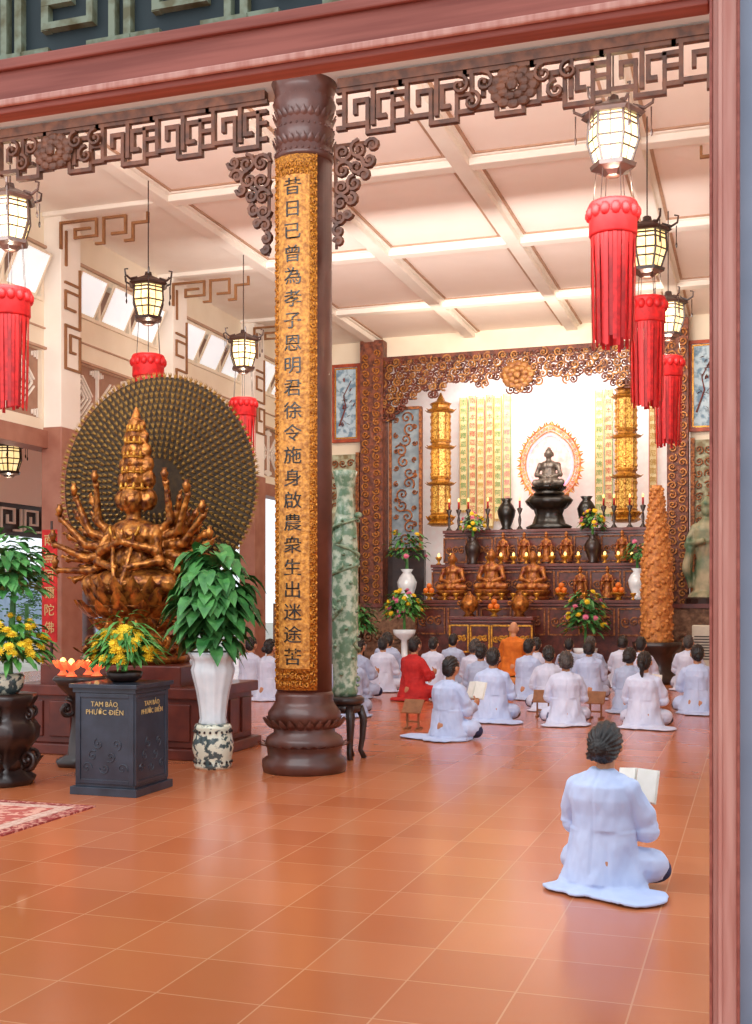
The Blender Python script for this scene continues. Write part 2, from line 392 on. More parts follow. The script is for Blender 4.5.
for i,(x,y,r) in enumerate([(-20,24,1.1),(-19,27,1.4),(-21,21,1.2),(-20,30,1.2)]):
    b=MB()
    for q in range(260):
        a=R.uniform(0,2*pi);e=R.uniform(-.3,1.4); rr=r*R.uniform(.6,1)
        p=(rr*cos(a)*cos(e),rr*sin(a)*cos(e),.9*r+rr*sin(e))
        b.leaf(p,(cos(a),sin(a),.4),.35,.14)
    b.tube([(0,0,0),(0,0,r)],[.08,.05],6)
    single(b,'garden_shrub','leafy green garden shrub growing outside the hall','shrub',mBush,(x,y,-.05),group='garden shrubs')
# ---------------------------------------------------------------- doorway (near)
b=MB(); b.bb(-9.5,-.13,3.55,3.62,3.22,3.41); b.mi=1; b.bb(-9.5,-.13,3.53,3.549,3.24,3.265); b.mi=0; b.bb(-9.5,-.13,3.53,3.549,3.37,3.41); struct(b,'door_1',[mLintel,mPink],.006)  # pink strip paints the lit lower edge of the lintel
b=MB(); b.bb(-.128,-.12,3.53,3.62,0,3.41); b.mi=1; b.bb(-.12,-.05,3.55,3.62,0,4.3); b.bb(-.104,-.092,3.54,3.549,0,3.4); b.mi=0; b.bb(-.05,-.042,3.53,3.62,0,4.3); struct(b,'door_2',[mLintel,mPink],.003)
b=MB(); b.bb(-.042,2.5,3.6,3.8,0,4.3); struct(b,'wall_facade',mGrey)
b=MB(); b.bb(-9.5,-.12,3.6,3.64,3.41,4.3); b.mi=1
for i in range(20):
    fret(b,[[(0,0),(0,3.6),(4,3.6),(4,1.2),(1.5,1.2),(1.5,2.4),(2.8,2.4)],[(4,0),(5.2,0),(5.2,3.6)],[(5.2,0),(6,0)],[(0,0),(1.5,0)]],(-9.3+i*.45,3.585,3.43),(1,0,0),(0,0,1),.075,.03,.03)
struct(b,f'trim_{k}',[mTeal,mTealK]); k+=1
# ---------------------------------------------------------------- carved frieze
unit=[[(0,5),(8,5)],[(.8,5),(.8,1),(3.8,1),(3.8,3.6),(2.2,3.6),(2.2,2.4)],[(3.8,1),(3.8,0),(7,0),(7,3.8),(5.2,3.8),(5.2,1.6),(6,1.6)],[(7,2.6),(8,2.6)],[(0,2.6),(.8,2.6)],
      [(4.5,5),(4.5,1.0)],[(7,.8),(8,.8)],[(0,.8),(.8,.8)],[(0,3.9),(.8,3.9)],[(7,3.9),(8,3.9)]]
def rosette(b,c,r,yo=0):
    for ring,(n,rr,s) in enumerate([(12,r*.75,r*.3),(9,r*.45,r*.26)]):
        for i in range(n):
            a=2*pi*i/n+ring*.3
            b.ell((c[0]+rr*cos(a),c[1]-.02*ring,c[2]+rr*sin(a)*.85),(s,.03,s*.75),7,5,None)
    b.ell((c[0],c[1]-.05,c[2]),(r*.25,.03,r*.25),8,5)
def frieze(x0,x1,rc):
    b=MB(); cell=.066; L=8*cell; n=round((x1-x0)/L); L=(x1-x0)/n; cell=L/8
    for i in range(n):
        old=b.T; b.T=Matrix.Translation((0,0,5.33))@Matrix.Diagonal((1,1,1.1,1))
        fret(b,unit,(x0+i*L,9.05,.0),(1,0,0),(0,0,1),cell,.036,.05); b.T=old
    b.box(((x0+x1)/2,9.05,5.76),(x1-x0,.08,.08))
    rosette(b,(rc,9.0,5.52),.2)
    for s in (-1,1):
        for j in range(3): b.curl((rc+s*(.24+.1*j),9.0,5.52+.07*(-1)**j),.08,pi/2,1.2,s,.02)
    return b
single(frieze(-8.9,-3.97,-6.05),'carved_frieze','brown carved key-pattern openwork frieze with rosette beside the column','frieze',mFrieze,group='carved friezes')
single(frieze(-3.31,.5,-1.82),'carved_frieze','brown carved key-pattern openwork frieze with central rosette','frieze',mFrieze,group='carved friezes')
for s in (-1,1):
    b=MB()
    for j,(dx,dz,r) in enumerate([(.08,-.08,.08),(.22,-.07,.08),(.34,-.05,.06),(.08,-.23,.08),(.2,-.21,.08),(.31,-.17,.06),(.07,-.37,.07),(.18,-.35,.07),(.27,-.29,.05),(.06,-.5,.065),(.15,-.48,.055),(.05,-.62,.06),(.12,-.6,.04),(.04,-.73,.05),(.04,-.82,.04)]):
        b.curl((s*dx,0,dz),r,pi/2*(j%3),1.4,s*(1 if j%2 else -1),.023,flat=1.6)
    b.tube([(0.01*s,0,0),(.02*s,0,-.88)],[.018,.012],6); b.tube([(0.01*s,0,-.02),(s*.36,0,-.02)],[.018,.016],6)
    single(b,'cloud_bracket','brown carved cloud-scroll bracket beside the column head','bracket',mFrieze,(-3.64+s*.29,9.05,5.27),group='cloud brackets')
# ---------------------------------------------------------------- column
t=thing('temple_column','dark lacquered round column with lotus base and ringed capital','column',(-3.64,9.1,0))
b=MB(); b.lathe([(.35,0),(.36,.05),(.36,.1),(.31,.13),(.32,.2),(.335,.24),(.32,.29),(.26,.33),(.265,.4),(.31,.44),(.31,.5),(.265,.56),(.245,.6),(.25,.64),(.235,.68)],40)
b.petals(.27,.37,24,.09,.075,.5); b.petals(.3,.22,26,.07,.075,-.4,th=.008)
part(b,'base',t,mCol,True)
b=MB(); b.lathe([(.235,.66),(.235,5.2)],40); part(b,'shaft',t,mCol,True)
b=MB(); b.lathe([(.235,5.15),(.255,5.19),(.238,5.23),(.238,5.36),(.255,5.4),(.238,5.45),(.242,5.58),(.27,5.64),(.25,5.69),(.255,5.75),(.28,5.82)],40)
b.petals(.222,5.47,26,.08,.06,.8,th=.006); b.petals(.222,5.25,26,.08,.06,.8,th=.006)
for z in (5.21,5.42,5.67):
    for i in range(30): a=2*pi*i/30; b.ell((.25*cos(a),.25*sin(a),z),.012,6,4)
part(b,'capital',t,mCol,True)
def arc(b,r0,r1,a0,a1,z0,z1,n=14):
    vs=[];fs=[]
    for i in range(n+1):
        a=-pi/2+a0+(a1-a0)*i/n
        for r,z in ((r1,z0),(r1,z1),(r0,z1),(r0,z0)): vs.append((r*cos(a),r*sin(a),z))
    for i in range(n):
        for q in range(4):
            o=i*4; fs.append((o+q,o+4+q,o+4+(q+1)%4,o+(q+1)%4))
    fs.append((0,1,2,3)); fs.append(tuple(n*4+q for q in (3,2,1,0))); b.add(vs,fs)
bd=thing('couplet_board','tall curved gilded couplet board with black characters on the column','couplet board',(-3.64,9.1,0))
b=MB(); arc(b,.237,.262,-.8,.8,.7,5.15)
def onarc(a,z,r=.264): return (r*cos(-pi/2+a),r*sin(-pi/2+a),z)
for i in range(61):
    z=.76+i*.0725
    for s in (-1,1):
        p=[onarc(s*(.68+.075*cos(t_*.9+i)*(1-t_/9)),z+.028*sin(t_*.9+i)*(1-t_/9),.268) for t_ in range(8)]
        b.tube(p,.006,5); b.ell(onarc(s*.59,z),(.01,.01,.018),6,4); b.ell(onarc(s*.77,z+.03),(.01,.01,.018),6,4)
for zz,nq in ((.8,2),(5.05,2)):
    for i in range(-3,4):
        for q in range(nq):
            p=[onarc(i*.15+.07*cos(t_*.9+i+q)*(1-t_/9),zz+q*.065-.05+.03*sin(t_*.9+i+q)*(1-t_/9),.268) for t_ in range(8)]
            b.tube(p,.007,5)
part(b,'board',bd,mGoldB,True)
b=MB(); arc(b,.262,.268,-.54,.54,.88,4.98); part(b,'panel_field',bd,M('amber_field','#da943e','#9c6022',.5,.2,scale=30,bump=.5))
b=MB(); chars='昔日已曾為孝子恩明君徐令施身啟農衆生出迷途苦'
for i,ch in enumerate(chars):
    vs,fs=text_mesh(ch,.15,.003); z=4.88-i*(3.9/(len(chars)-1))
    cx=(min(v.x for v in vs)+max(v.x for v in vs))/2 if vs else 0
    cy=(min(v.y for v in vs)+max(v.y for v in vs))/2 if vs else 0
    b.add([((.272+v.z)*cos(-pi/2+(v.x-cx)*1.12/.27),(.272+v.z)*sin(-pi/2+(v.x-cx)*1.12/.27),z+v.y-cy) for v in vs],fs)
part(b,'lettering',bd,mBlack)
# ---------------------------------------------------------------- hanging lanterns
def lantern(loc,label,full=True,gap=0):
    t=thing('hanging_lantern',label,'lantern',loc,group='hanging lanterns')
    S=Matrix.Diagonal((1.1,1.1,1.2,1))
    b=MB(); b.T=S; b.lathe([(.0,-.0),(.04,-.01),(.05,-.05),(.1,-.07),(.23,-.13),(.25,-.15),(.22,-.17),(.0,-.16)],6)
    for i in range(6):
        a=2*pi*i/6; c,s=cos(a),sin(a)
        b.tube([(.15*c,.15*s,-.09),(.24*c,.24*s,-.12),(.3*c,.3*s,-.09),(.31*c,.31*s,-.03),(.27*c,.27*s,-.02)],[.014,.014,.012,.01,.008],5)
        b.tube([(.29*c,.29*s,-.12),(.29*c,.29*s,-.3)],[.006,.004],4); b.ell((.29*c,.29*s,-.3),(.012,.012,.03),5,4)
    part(b,'canopy',t,mDark)
    b=MB(); b.T=S; b.lathe([(.13,-.5),(.17,-.4),(.19,-.33),(.18,-.17)],6); part(b,'lamp_shade',t,mGlow)
    b=MB(); b.T=S
    for i in range(6):
        a=2*pi*i/6; c,s=cos(a),sin(a); a2=a+pi/6; c2,s2=cos(a2)*.87,sin(a2)*.87
        b.tube([(.135*c,.135*s,-.5),(.196*c,.196*s,-.33),(.186*c,.186*s,-.17)],.012,5)
        b.tube([(.135*c2,.135*s2,-.5),(.196*c2,.196*s2,-.33),(.186*c2,.186*s2,-.17)],.005,5)
    for r,z in ((.196,-.33),(.188,-.19),(.188,-.23),(.172,-.4)): b.tube([(r*cos(2*pi*i/6),r*sin(2*pi*i/6),z) for i in range(7)],.008,4)
    b.lathe([(.06,-.58),(.1,-.55),(.17,-.53),(.18,-.5),(.14,-.49)],6); part(b,'frame',t,mDark)
    b=MB(); b.tube([(0,0,-.01),(0,0,6.87-loc[2])],.008,5); part(b,'cord',t,mDark)
    if full:
        b=MB(); b.T=Matrix.Translation((0,0,-gap))
        b.lathe([(.17,-.82),(.2,-.83),(.215,-.86),(.2,-.89),(.205,-1.1),(.19,-1.12),(.16,-1.1)],28)
        for i in range(14): 
            a=2*pi*i/14; b.ell((.195*cos(a),.195*sin(a),-.92),(.045,.045,.06),8,5)
        part(b,'cloth_drum',t,mRed,True)
        b=MB()
        for i in range(6):
            a=2*pi*i/6; b.tube([(.14*cos(a),.14*sin(a),-.62),(.17*cos(a),.17*sin(a),-.83-gap)],.004,4)
        part(b,'hanging_string',t,mDark)
        b=MB(); b.T=Matrix.Translation((0,0,-gap))
        for i in range(32):
            a=2*pi*i/32; l=-2.08+R.uniform(0,.1); w2=.0165; r=.178+(.012 if i%2 else -.012); b.mi=0 if i%3 else 1  # some strips darker: strand shading put into the colour
            ta=Vector((-sin(a),cos(a),0)); q=[]
            for z,rr in ((-1.08,.19),(-1.5,r),(-1.85,r*.96),(l,r*.93)):
                c=Vector((rr*cos(a),rr*sin(a),z)); q+=[c-ta*w2,c+ta*w2]
            b.add(q,[(0,1,3,2),(2,3,5,4),(4,5,7,6)])
        part(b,'cloth_streamers',t,[mRed,mRed2])
    point((loc[0],loc[1],loc[2]-.76),9,WARM,.04)
    return t
for x,y in ((-1.15,9.95),(-1.15,13.2),(-1.15,16.5)):
    lantern((x,y,5.76),'hexagonal lit palace lantern with red cloth drum and long red streamers',gap=.1)
for x,y in ((-7.2,9.95),(-7.45,13.2),(-7.63,16.5)):
    lantern((x,y,5.7),'hexagonal lit palace lantern with red cloth drum and long red streamers',gap=.26)
lantern((-11.6,16,4.15),'small hexagonal lit palace lantern hanging in the side aisle',False)
# ---------------------------------------------------------------- foliage helpers
def foliage(b,c,r,n,L,W,zs=1,droop=.5,low=-.4):
    for q in range(n):
        a=R.uniform(0,2*pi); e=math.asin(R.uniform(low,1)); rr=r*R.uniform(.35,1)
        p=(c[0]+rr*cos(a)*cos(e),c[1]+rr*sin(a)*cos(e),c[2]+rr*sin(e)*zs)
        b.leaf(p,(cos(a)*.9,sin(a)*.9,R.uniform(-.3,.5)),L*R.uniform(.7,1.2),W*R.uniform(.8,1.2),droop)
def bloom_mesh(r,mat,name='flower_head'):
    b=MB(); b.ell((0,0,0),(r*.45,r*.45,r*.4),8,5)
    for ring,(n,e,l) in enumerate([(14,0,1),(12,.45,.9),(8,.95,.75)]):
        for i in range(n):
            a=2*pi*i/n+ring*.2; b.leaf((0,0,0),(cos(a)*cos(e),sin(a)*cos(e),sin(e)),r*l,r*.34,.1,2)
    return b.mesh(name,mat)
blY=bloom_mesh(.05,mYel); blP=bloom_mesh(.05,mPinkF)
def bouquet(par,c,r,nl,nf,zs=1,mesh=None,L=.16,W=.06,fs=1,leafmat=None,alt=None,front=True):
    b=MB(); foliage(b,c,r,nl,L,W,zs); 
    b.tube([(c[0],c[1],c[2]-r*zs*1.1),c],[.03,.02],6); part(b,'foliage',par,leafmat or mLeaf)
    for i in range(nf):
        a=R.uniform(-pi,0) if front and R.random()<.75 else R.uniform(0,pi); e=math.asin(R.uniform(-.3,1))
        o=part(mesh if not(alt and i%3==0) else alt,'flower_head',par,None,loc=(c[0]+r*cos(a)*cos(e),c[1]+r*sin(a)*cos(e),c[2]+r*zs*sin(e)),rot=(R.uniform(.2,1.2) if a<0 else 0,0,a+pi/2))
        o.scale=(fs,)*3
# ---------------------------------------------------------------- offering box + flowers
t=thing('offering_plinth','dark grey stone plinth box with gold lettering and carved faces','plinth',(-4.58,7.72,0))
b=MB(); b.box((0,0,.03),(.56,.56,.06)); b.box((0,0,.42),(.5,.5,.72)); b.box((0,0,.78),(.53,.53,.04)); b.box((0,0,.81),(.57,.57,.03))
for s in (-1,1):
    b.box((s*.225,-.253,.42),(.04,.012,.68)); b.box((.253,s*.225,.42),(.012,.04,.68))
for zz in (.1,.74): b.box((0,-.253,zz),(.41,.012,.03)); b.box((.253,0,zz),(.012,.41,.03))
for rot in (0,pi/2):
    b.T=Matrix.Rotation(rot,4,'Z')
    for j in range(7): b.curl((-.15+.05*j,-.252,.2+.09*(j%3)),.045,j,1.2,1,.006,4,flat=1)
b.T=Matrix()
part(b,'body',t,mStone,bevel=.006)
for face in (0,1):
    b=MB()
    def putt(vs,fs,dx,z):
        if face==0: b.add([(v.x+dx,-.255-v.z,z+v.y) for v in vs],fs)
        else: b.add([(.255+v.z,v.x+dx,z+v.y) for v in vs],fs)
    vs,fs=text_mesh('TAM BẢO',.052,.0015); putt(vs,fs,0,.675)
    vs,fs=text_mesh('PHƯỚC',.052,.0015,'RIGHT'); putt(vs,fs,.02,.615)
    vs,fs=text_mesh('DIỀN',.052,.0015,'LEFT'); putt(vs,fs,.04,.615)
    x0=min(v.x for v in vs)+.04
    if face==0: b.box((x0+.004,-.258,.615),(.022,.004,.005))
    else: b.box((.258,x0+.004,.615),(.004,.022,.005))
    part(b,'lettering',t,mPlGold)
t=thing('flower_arrangement','yellow chrysanthemums with green foliage in a low pot','flowers',(-4.58,7.75,.828))
b=MB(); b.lathe([(.09,0),(.13,.03),(.14,.07),(.12,.08)],20); part(b,'pot',t,mDark,True)
bouquet(t,(0,0,.22),.23,240,48,.85,blY,.14,.05)
b=MB(); foliage(b,(0,0,.34),.16,60,.2,.025,1.3); part(b,'leaf_spray',t,mLeaf)
t=thing('flower_arrangement','tall yellow chrysanthemum bouquet with dark leaves above the urn','flowers',(-5.62,7.72,.71))
b=MB(); b.lathe([(.09,0),(.13,.05),(.14,.14),(.12,.16)],20); part(b,'pot',t,mBlueW,True)
bouquet(t,(0.03,0,.34),.29,260,50,.95,blY,.15,.055)
b=MB(); foliage(b,(-.1,.1,.92),.33,300,.14,.08,1.3); b.tube([(0,.05,.3),(0,.1,.9)],[.03,.02],6); part(b,'leaf_spray',t,mLeafD)
# urn
t=thing('carved_urn','dark carved wooden urn stand with scrolled legs','urn stand',(-5.65,7.7,0))
b=MB(); b.lathe([(.24,0),(.26,.05),(.2,.1),(.17,.2),(.22,.28),(.28,.36),(.29,.44),(.25,.5),(.21,.55),(.24,.62),(.27,.67),(.26,.71)],32,lob=8,amp=.04)
for i in range(6):
    a=2*pi*i/6; b.T=Matrix.Rotation(a,4,'Z'); b.curl((.24,0,.2),.08,-pi/2,1.2,1,.022)
    b.curl((.25,0,.55),.05,pi/2,1.2,-1,.016)
b.T=Matrix(); b.petals(.2,.12,12,.12,.1,.3); part(b,'body',t,mDark,True)
# stool + white vase + plant
t=thing('ceramic_garden_stool','blue and white painted ceramic drum stool','stool',(-4.45,9.0,0))
b=MB(); b.lathe([(.15,0),(.165,.03),(.155,.05),(.165,.1),(.18,.19),(.165,.28),(.155,.33),(.165,.35),(.15,.38)],32)
part(b,'drum',t,mBlueW,True)
b=MB()
for z in (.06,.32):
    for i in range(20): a=2*pi*i/20; b.ell((.163*cos(a),.163*sin(a),z),.012,6,4)
part(b,'studs',t,mDark)
t=thing('porcelain_vase','tall white fluted porcelain vase flaring to a wide mouth','vase',(-4.45,9.0,.38))
b=MB(); b.lathe([(.11,0),(.12,.015),(.11,.05),(.12,.15),(.14,.28),(.17,.4),(.185,.47),(.17,.52),(.18,.56),(.215,.62),(.2,.625),(.15,.56)],48,lob=12,amp=.035)
part(b,'body',t,mWhite,True)
t=thing('potted_plant','bushy heart-leaved green plant growing from the white vase','plant',(-4.45,9.0,1.005))
b=MB(); foliage(b,(.0,0,.46),.33,400,.17,.135,1.5,.85,-.95)
for i in range(10): a=i*.63; b.tube([(0,0,0),(.1*cos(a),.1*sin(a),.3),(.2*cos(a),.2*sin(a),.6)],[.012,.01,.006],5)
part(b,'foliage',t,mLeafD)
# dragon vase behind column on wooden stool
t=thing('wooden_stool','dark wooden stand with curved legs','stand',(-3.58,9.95,0),scale=.95)
b=MB(); b.lathe([(.16,.52),(.19,.54),(.19,.58),(.16,.6)],28); b.lathe([(.14,.44),(.16,.46),(.16,.52)],28)
for i in range(5):
    a=2*pi*i/5+.3; c,s=cos(a),sin(a); b.tube([(.14*c,.14*s,.5),(.18*c,.18*s,.38),(.17*c,.17*s,.2),(.15*c,.15*s,.08),(.19*c,.19*s,.0)],[.04,.04,.03,.026,.03],8)
part(b,'body',t,mDark,True)
t=thing('dragon_vase','tall slender pale ceramic vase carved with a green dragon','vase',(-3.58,9.95,.57))
b=MB(); b.T=Matrix.Diagonal((.82,.82,1.04,1)); b.lathe([(.13,0),(.15,.04),(.13,.1),(.14,.3),(.15,.6),(.15,1.0),(.145,1.3),(.13,1.5),(.1,1.65),(.09,1.8),(.12,1.92),(.14,1.98),(.12,1.99)],36); part(b,'body',t,mGreenC,True)
b=MB(); p=[];q=[]
for i in range(120):
    a=.9*sin(i*.16)*2.2+i*.05; r=.124+.012*sin(i*.9); p.append((r*cos(a),r*sin(a),.14+i*.0125)); q.append(.024*(1-.5*abs(i/60-1)))
b.tube(p,q,6)
for i in range(3,118,4):
    c=Vector(p[i]); d=Vector((c.x,c.y,0)).normalized(); b.leaf(c,(d.x,d.y,.8),.045,.03,0,2)
for i in (20,50,80,100):
    c=Vector(p[i]); d=Vector((-c.y,c.x,0)).normalized(); e=c+d*.06+Vector((0,0,.04)); b.tube([c,e,e+Vector((0,0,.04))],[.016,.012,.006],6)
hd=Vector(p[-1]); b.ell(hd+Vector((0,0,.03)),(.04,.04,.03),8,6); 
for i in range(30): a=i*2.4; b.ell((.124*cos(a),.124*sin(a),.1+i*.052),(.022,.022,.016),6,4)
part(b,'relief_dragon',t,M('jade_green','#9caa88','#5c7a5c',.4,scale=20,coat=.2),True)
# carpet
b=MB(); b.bb(-7.5,-4.38,5.98,7.02,.0,.012); b.mi=1; b.bb(-7.4,-4.48,6.08,6.92,.0121,.015); b.mi=2; b.bb(-7.3,-4.58,6.18,6.82,.0151,.017)
single(b,'rug','red patterned rug lying on the tiles','rug',[mCarpetB,M('rug_pale','#d8b6a4','#c08c7c',.9,scale=40),mCarpet])
# ---------------------------------------------------------------- thousand armed statue
SX,SY=-5.75,9.95
t=thing('pedestal','dark red-brown tiered wooden pedestal under the statue','pedestal',(SX,SY,0))
b=MB(); b.box((0,0,.05),(2.1,1.3,.1)); b.box((0,0,.33),(1.95,1.15,.46)); b.box((0,0,.6),(2.05,1.25,.1)); b.box((0,0,.74),(1.5,1.0,.2))
for i in range(6): b.box((-.78+.31*i,-.58,.33),(.24,.03,.34))
for i in range(4): b.box((.98,-.4+.27*i,.33),(.03,.2,.34))
part(b,'body',t,mRedwood,bevel=.01)
ST=thing('thousand_armed_statue','gilded thousand-armed seated bodhisattva statue with round halo of hands','statue',(SX,SY,.84))
b=MB(); HC=Vector((.0,.38,1.77)) ; RO=1.1
b.mi=1
vs=[(HC.x,HC.y+.07,HC.z)];fs=[];n=64
for i in range(n): a=2*pi*i/n; vs.append((HC.x+RO*.99*cos(a),HC.y+.05,HC.z+RO*1.0*sin(a)))
for i in range(n): fs.append((0,1+i,1+(i+1)%n))
b.add(vs,fs); b.mi=0
for ring in range(14):
    r=.28+ring*(RO-.3)/13; n=int(2*pi*r/.058); S_=1 if ring<13 else 1.15
    for i in range(n):
        a=2*pi*(i+.5*(ring%2))/n; d=Vector((cos(a),0,sin(a))); tn=Vector((-sin(a),0,cos(a)))
        p=HC+d*r+Vector((0,.03,0)); pw=.0175*S_
        c0=p+d*.022*S_-Vector((0,.012,0))
        b.add([p-tn*pw*.5,p+tn*pw*.5,p+d*.034*S_+tn*pw,p+d*.034*S_-tn*pw,c0-Vector((0,.014,0))],[(0,1,4),(1,2,4),(2,3,4),(3,0,4)])
        for f in (-1,0,1):
            q0=p+d*.032*S_+tn*f*pw*.7; q1=q0+d*(.03 if f==0 else .024)*S_+tn*f*.005
            b.add([q0-tn*.0055,q0+tn*.0055,q1-Vector((0,.006,0)),q0-Vector((0,.012,0))],[(0,3,2),(3,1,2)])
b.tube([(HC.x,HC.y+.1,0),(HC.x,HC.y+.1,1.2)],[.06,.05],8)
part(b,'halo',ST,[mBronze,mBronzeD])
# lotus pedestal
b=MB(); b.lathe([(.5,.0),(.52,.06),(.44,.1),(.36,.18),(.3,.3),(.34,.4),(.3,.46),(.38,.52),(.46,.56)],36,lob=12,amp=.03)
for (r,z,n,L,W,up) in ((.36,.5,16,.22,.17,.7),(.34,.56,16,.24,.17,.9),(.42,.44,16,.2,.17,.4),(.4,.08,16,.16,.17,-.3),(.3,.3,14,.16,.13,.3)): b.petals(r,z,n,L,W,up,ph=z*5)
for i in range(18):
    a=2*pi*i/18; b.T=Matrix.Rotation(a,4,'Z'); b.curl((.42,0,.22),.07,i,1.3,1,.018); b.curl((.36,0,.38),.06,i,1.3,-1,.014); b.curl((.48,0,.12),.05,i,1.3,-1,.014)
b.T=Matrix(); part(b,'lotus_pedestal',ST,mGoldS,True)
# body
b=MB(); z0=.66
b.ell((0,0,z0+.12),(.44,.32,.17),16,10); b.ell((0,-.04,z0+.35),(.21,.17,.3),16,10); b.ell((0,-.04,z0+.58),(.27,.17,.17),16,10)
ARMS=[]
for s in (-1,1):
    b.caps([(s*.15,0,z0+.1),(s*.42,-.12,z0+.1),(-s*.05,-.28,z0+.1)],[.13,.11,.08])
    b.caps([(s*.24,-.04,z0+.62),(s*.3,-.14,z0+.42),(s*.03,-.29,z0+.5)],[.07,.06,.036]); b.ell((s*.02,-.3,z0+.56),(.024,.03,.08))
    b.caps([(s*.22,-.04,z0+.55),(s*.34,-.14,z0+.32),(s*.06,-.3,z0+.26)],[.062,.052,.036])
    for j in range(15):
        an=math.radians(-52+j*7.6); L1=.22+.06*(j%3); yy=.14-.09*(j%3)
        e=(s*(.2+L1*cos(an)),yy,z0+.44+L1*sin(an)); a2=an+math.radians((14,26,38)[j%3])
        L2=.24+.06*(j%3); h=(e[0]+s*L2*cos(a2),yy-.06,e[2]+L2*sin(a2)); ARMS.append((s,j,h))
        b.caps([(s*.18,.02,z0+.46+.1*sin(an)),e,h],[.06,.045,.027],9)
        b.ell(h,(.036,.03,.045)); 
        for f in range(4): b.tube([h,(h[0]+s*(.07*cos(a2))+.012*(f-1.5),h[1]-.02,h[2]+.07*max(.3,sin(a2))+.008*f)],[.013,.007],6)
b.tube([(0,-.04,z0+.7),(0,-.05,z0+.86)],[.08,.07],12)
b.ell((0,-.07,z0+.93),(.125,.125,.155)); b.ell((0,-.2,z0+.91),(.018,.026,.036)); 
for s in (-1,1): b.ell((s*.125,-.05,z0+.88),(.022,.03,.075)); b.ell((s*.14,.0,z0+.93),(.085,.09,.11))
for j,(z,r) in enumerate(((1.13,.12),(1.28,.11),(1.42,.095),(1.55,.08),(1.66,.06))):
    b.ell((0,-.02,z0+z),(r,r,r*1.05)); b.ell((0,-r-.02,z0+z-.01),(r*.15,r*.25,r*.2))
    for s in (-1,1): b.ell((s*r*1.1,.01,z0+z-.01),(r*.6,r*.6,r*.8)); 
    b.lathe([(r*1.1,z+z0+r*.5),(r*1.3,z+z0+r*.7),(r*.9,z+z0+r*.95)],14)
b.lathe([(.045,z0+1.7),(.05,z0+1.74),(.01,z0+1.84)],10)
me=remesh(b,.0105,2,'body',mGoldS,fold=lambda c:.006*noise.noise(c*24)+.003*noise.noise(c*60),fs=25); part(me,'body',ST,None)
for k_,(z,r) in enumerate(((1.05,.14),(1.21,.125),(1.36,.11),(1.5,.095),(1.62,.075))):
    b=MB(); b.tube([(r*cos(2*pi*i/16),r*sin(2*pi*i/16)-.02,z0+z-.02) for i in range(17)],.01,5)
    for i in range(11):
        a=2*pi*i/11; b.ell((r*cos(a),r*sin(a)-.02,z0+z),(.018,.018,.04),6,4)
    part(b,'crown',ST,mGold,True)
for s in (-1,1):
    b=MB()
    b.tube([(s*.12,-.22,z0+.62),(s*.08,-.3,z0+.3),(s*.02,-.35,z0+.05),(s*.05,-.38,z0-.2),(s*.12,-.4,z0-.4)],[.02,.022,.03,.035,.02],7)
    for j in range(4): b.curl((s*(.1+.07*j),-.33+.04*j,z0+.02-.03*j),.09,pi/2,1.3,s,.022,dep=.02)
    part(b,'sash',ST,mGoldS,True)
b=MB(); b.tube([(.16*cos(pi+pi*i/14),-.22+.02*sin(pi+pi*i/14),z0+.66+.14*sin(pi+pi*i/14)) for i in range(15)],.016,6); part(b,'necklace',ST,mGold,True)
for (s,j,h) in ARMS:
    if j<2 or j%3!=2: continue
    b=MB(); h=Vector(h)+Vector((0,-.03,0))
    b.lathe([(.02,-.02),(.03,.02),(.042,.05),(.02,.08),(.026,.1)],10,(h.x,h.y,h.z+.04))
    part(b,'held_implement',ST,mGoldS,True)
# lotus lamp cluster
for i,(dx,dy,dz) in enumerate([(-.17,-.02,0),(.17,-.02,0),(0,-.15,0),(.0,.12,.0)]):
    t=thing('lotus_lamp','small glowing orange lotus lamp on a gilded foot','lamp',(-5.62+dx,8.78+dy,.85+dz),group='lotus lamps')
    b=MB(); b.lathe([(.05,-.06),(.03,-.04),(.02,-.02),(.04,0)],12); b.petals(.03,0,9,.07,.05,.6); part(b,'petals',t,mFlame)
    b=MB(); b.ell((0,0,.05),(.03,.03,.045)); part(b,'bulb',t,mCandle,True)
t=thing('lamp_stand','dark scrolled wooden stand carrying the lotus lamps','stand',(-5.62,8.78,0))
b=MB(); b.lathe([(.2,0),(.22,.05),(.12,.1),(.08,.4),(.1,.6),(.2,.7),(.25,.76),(.23,.785)],24,lob=6,amp=.05)
for i in range(6): b.T=Matrix.Rotation(pi*i/3,4,'Z'); b.curl((.14,0,.5),.09,pi/2,1.3,1,.02)
b.T=Matrix(); part(b,'body',t,mDark,True)
# red banner behind statue
t=thing('red_banner','narrow vertical red banner with gold characters on a stand','banner',(-8.05,11.9,0))
b=MB(); b.box((0,0,1.62),(.2,.02,1.35)); part(b,'cloth',t,mShirt)
b=MB(); b.lathe([(.18,0),(.18,.03),(.02,.05),(.015,2.4)],12,(0,.04,0)); part(b,'pole',t,mDark)
b=MB()
for i,ch in enumerate('南無阿彌陀佛'):
    vs,fs=text_mesh(ch,.15,.003); b.add([(v.x,-.014-v.z,2.16-.21*i+v.y) for v in vs],fs)
part(b,'lettering',t,mPlGold)
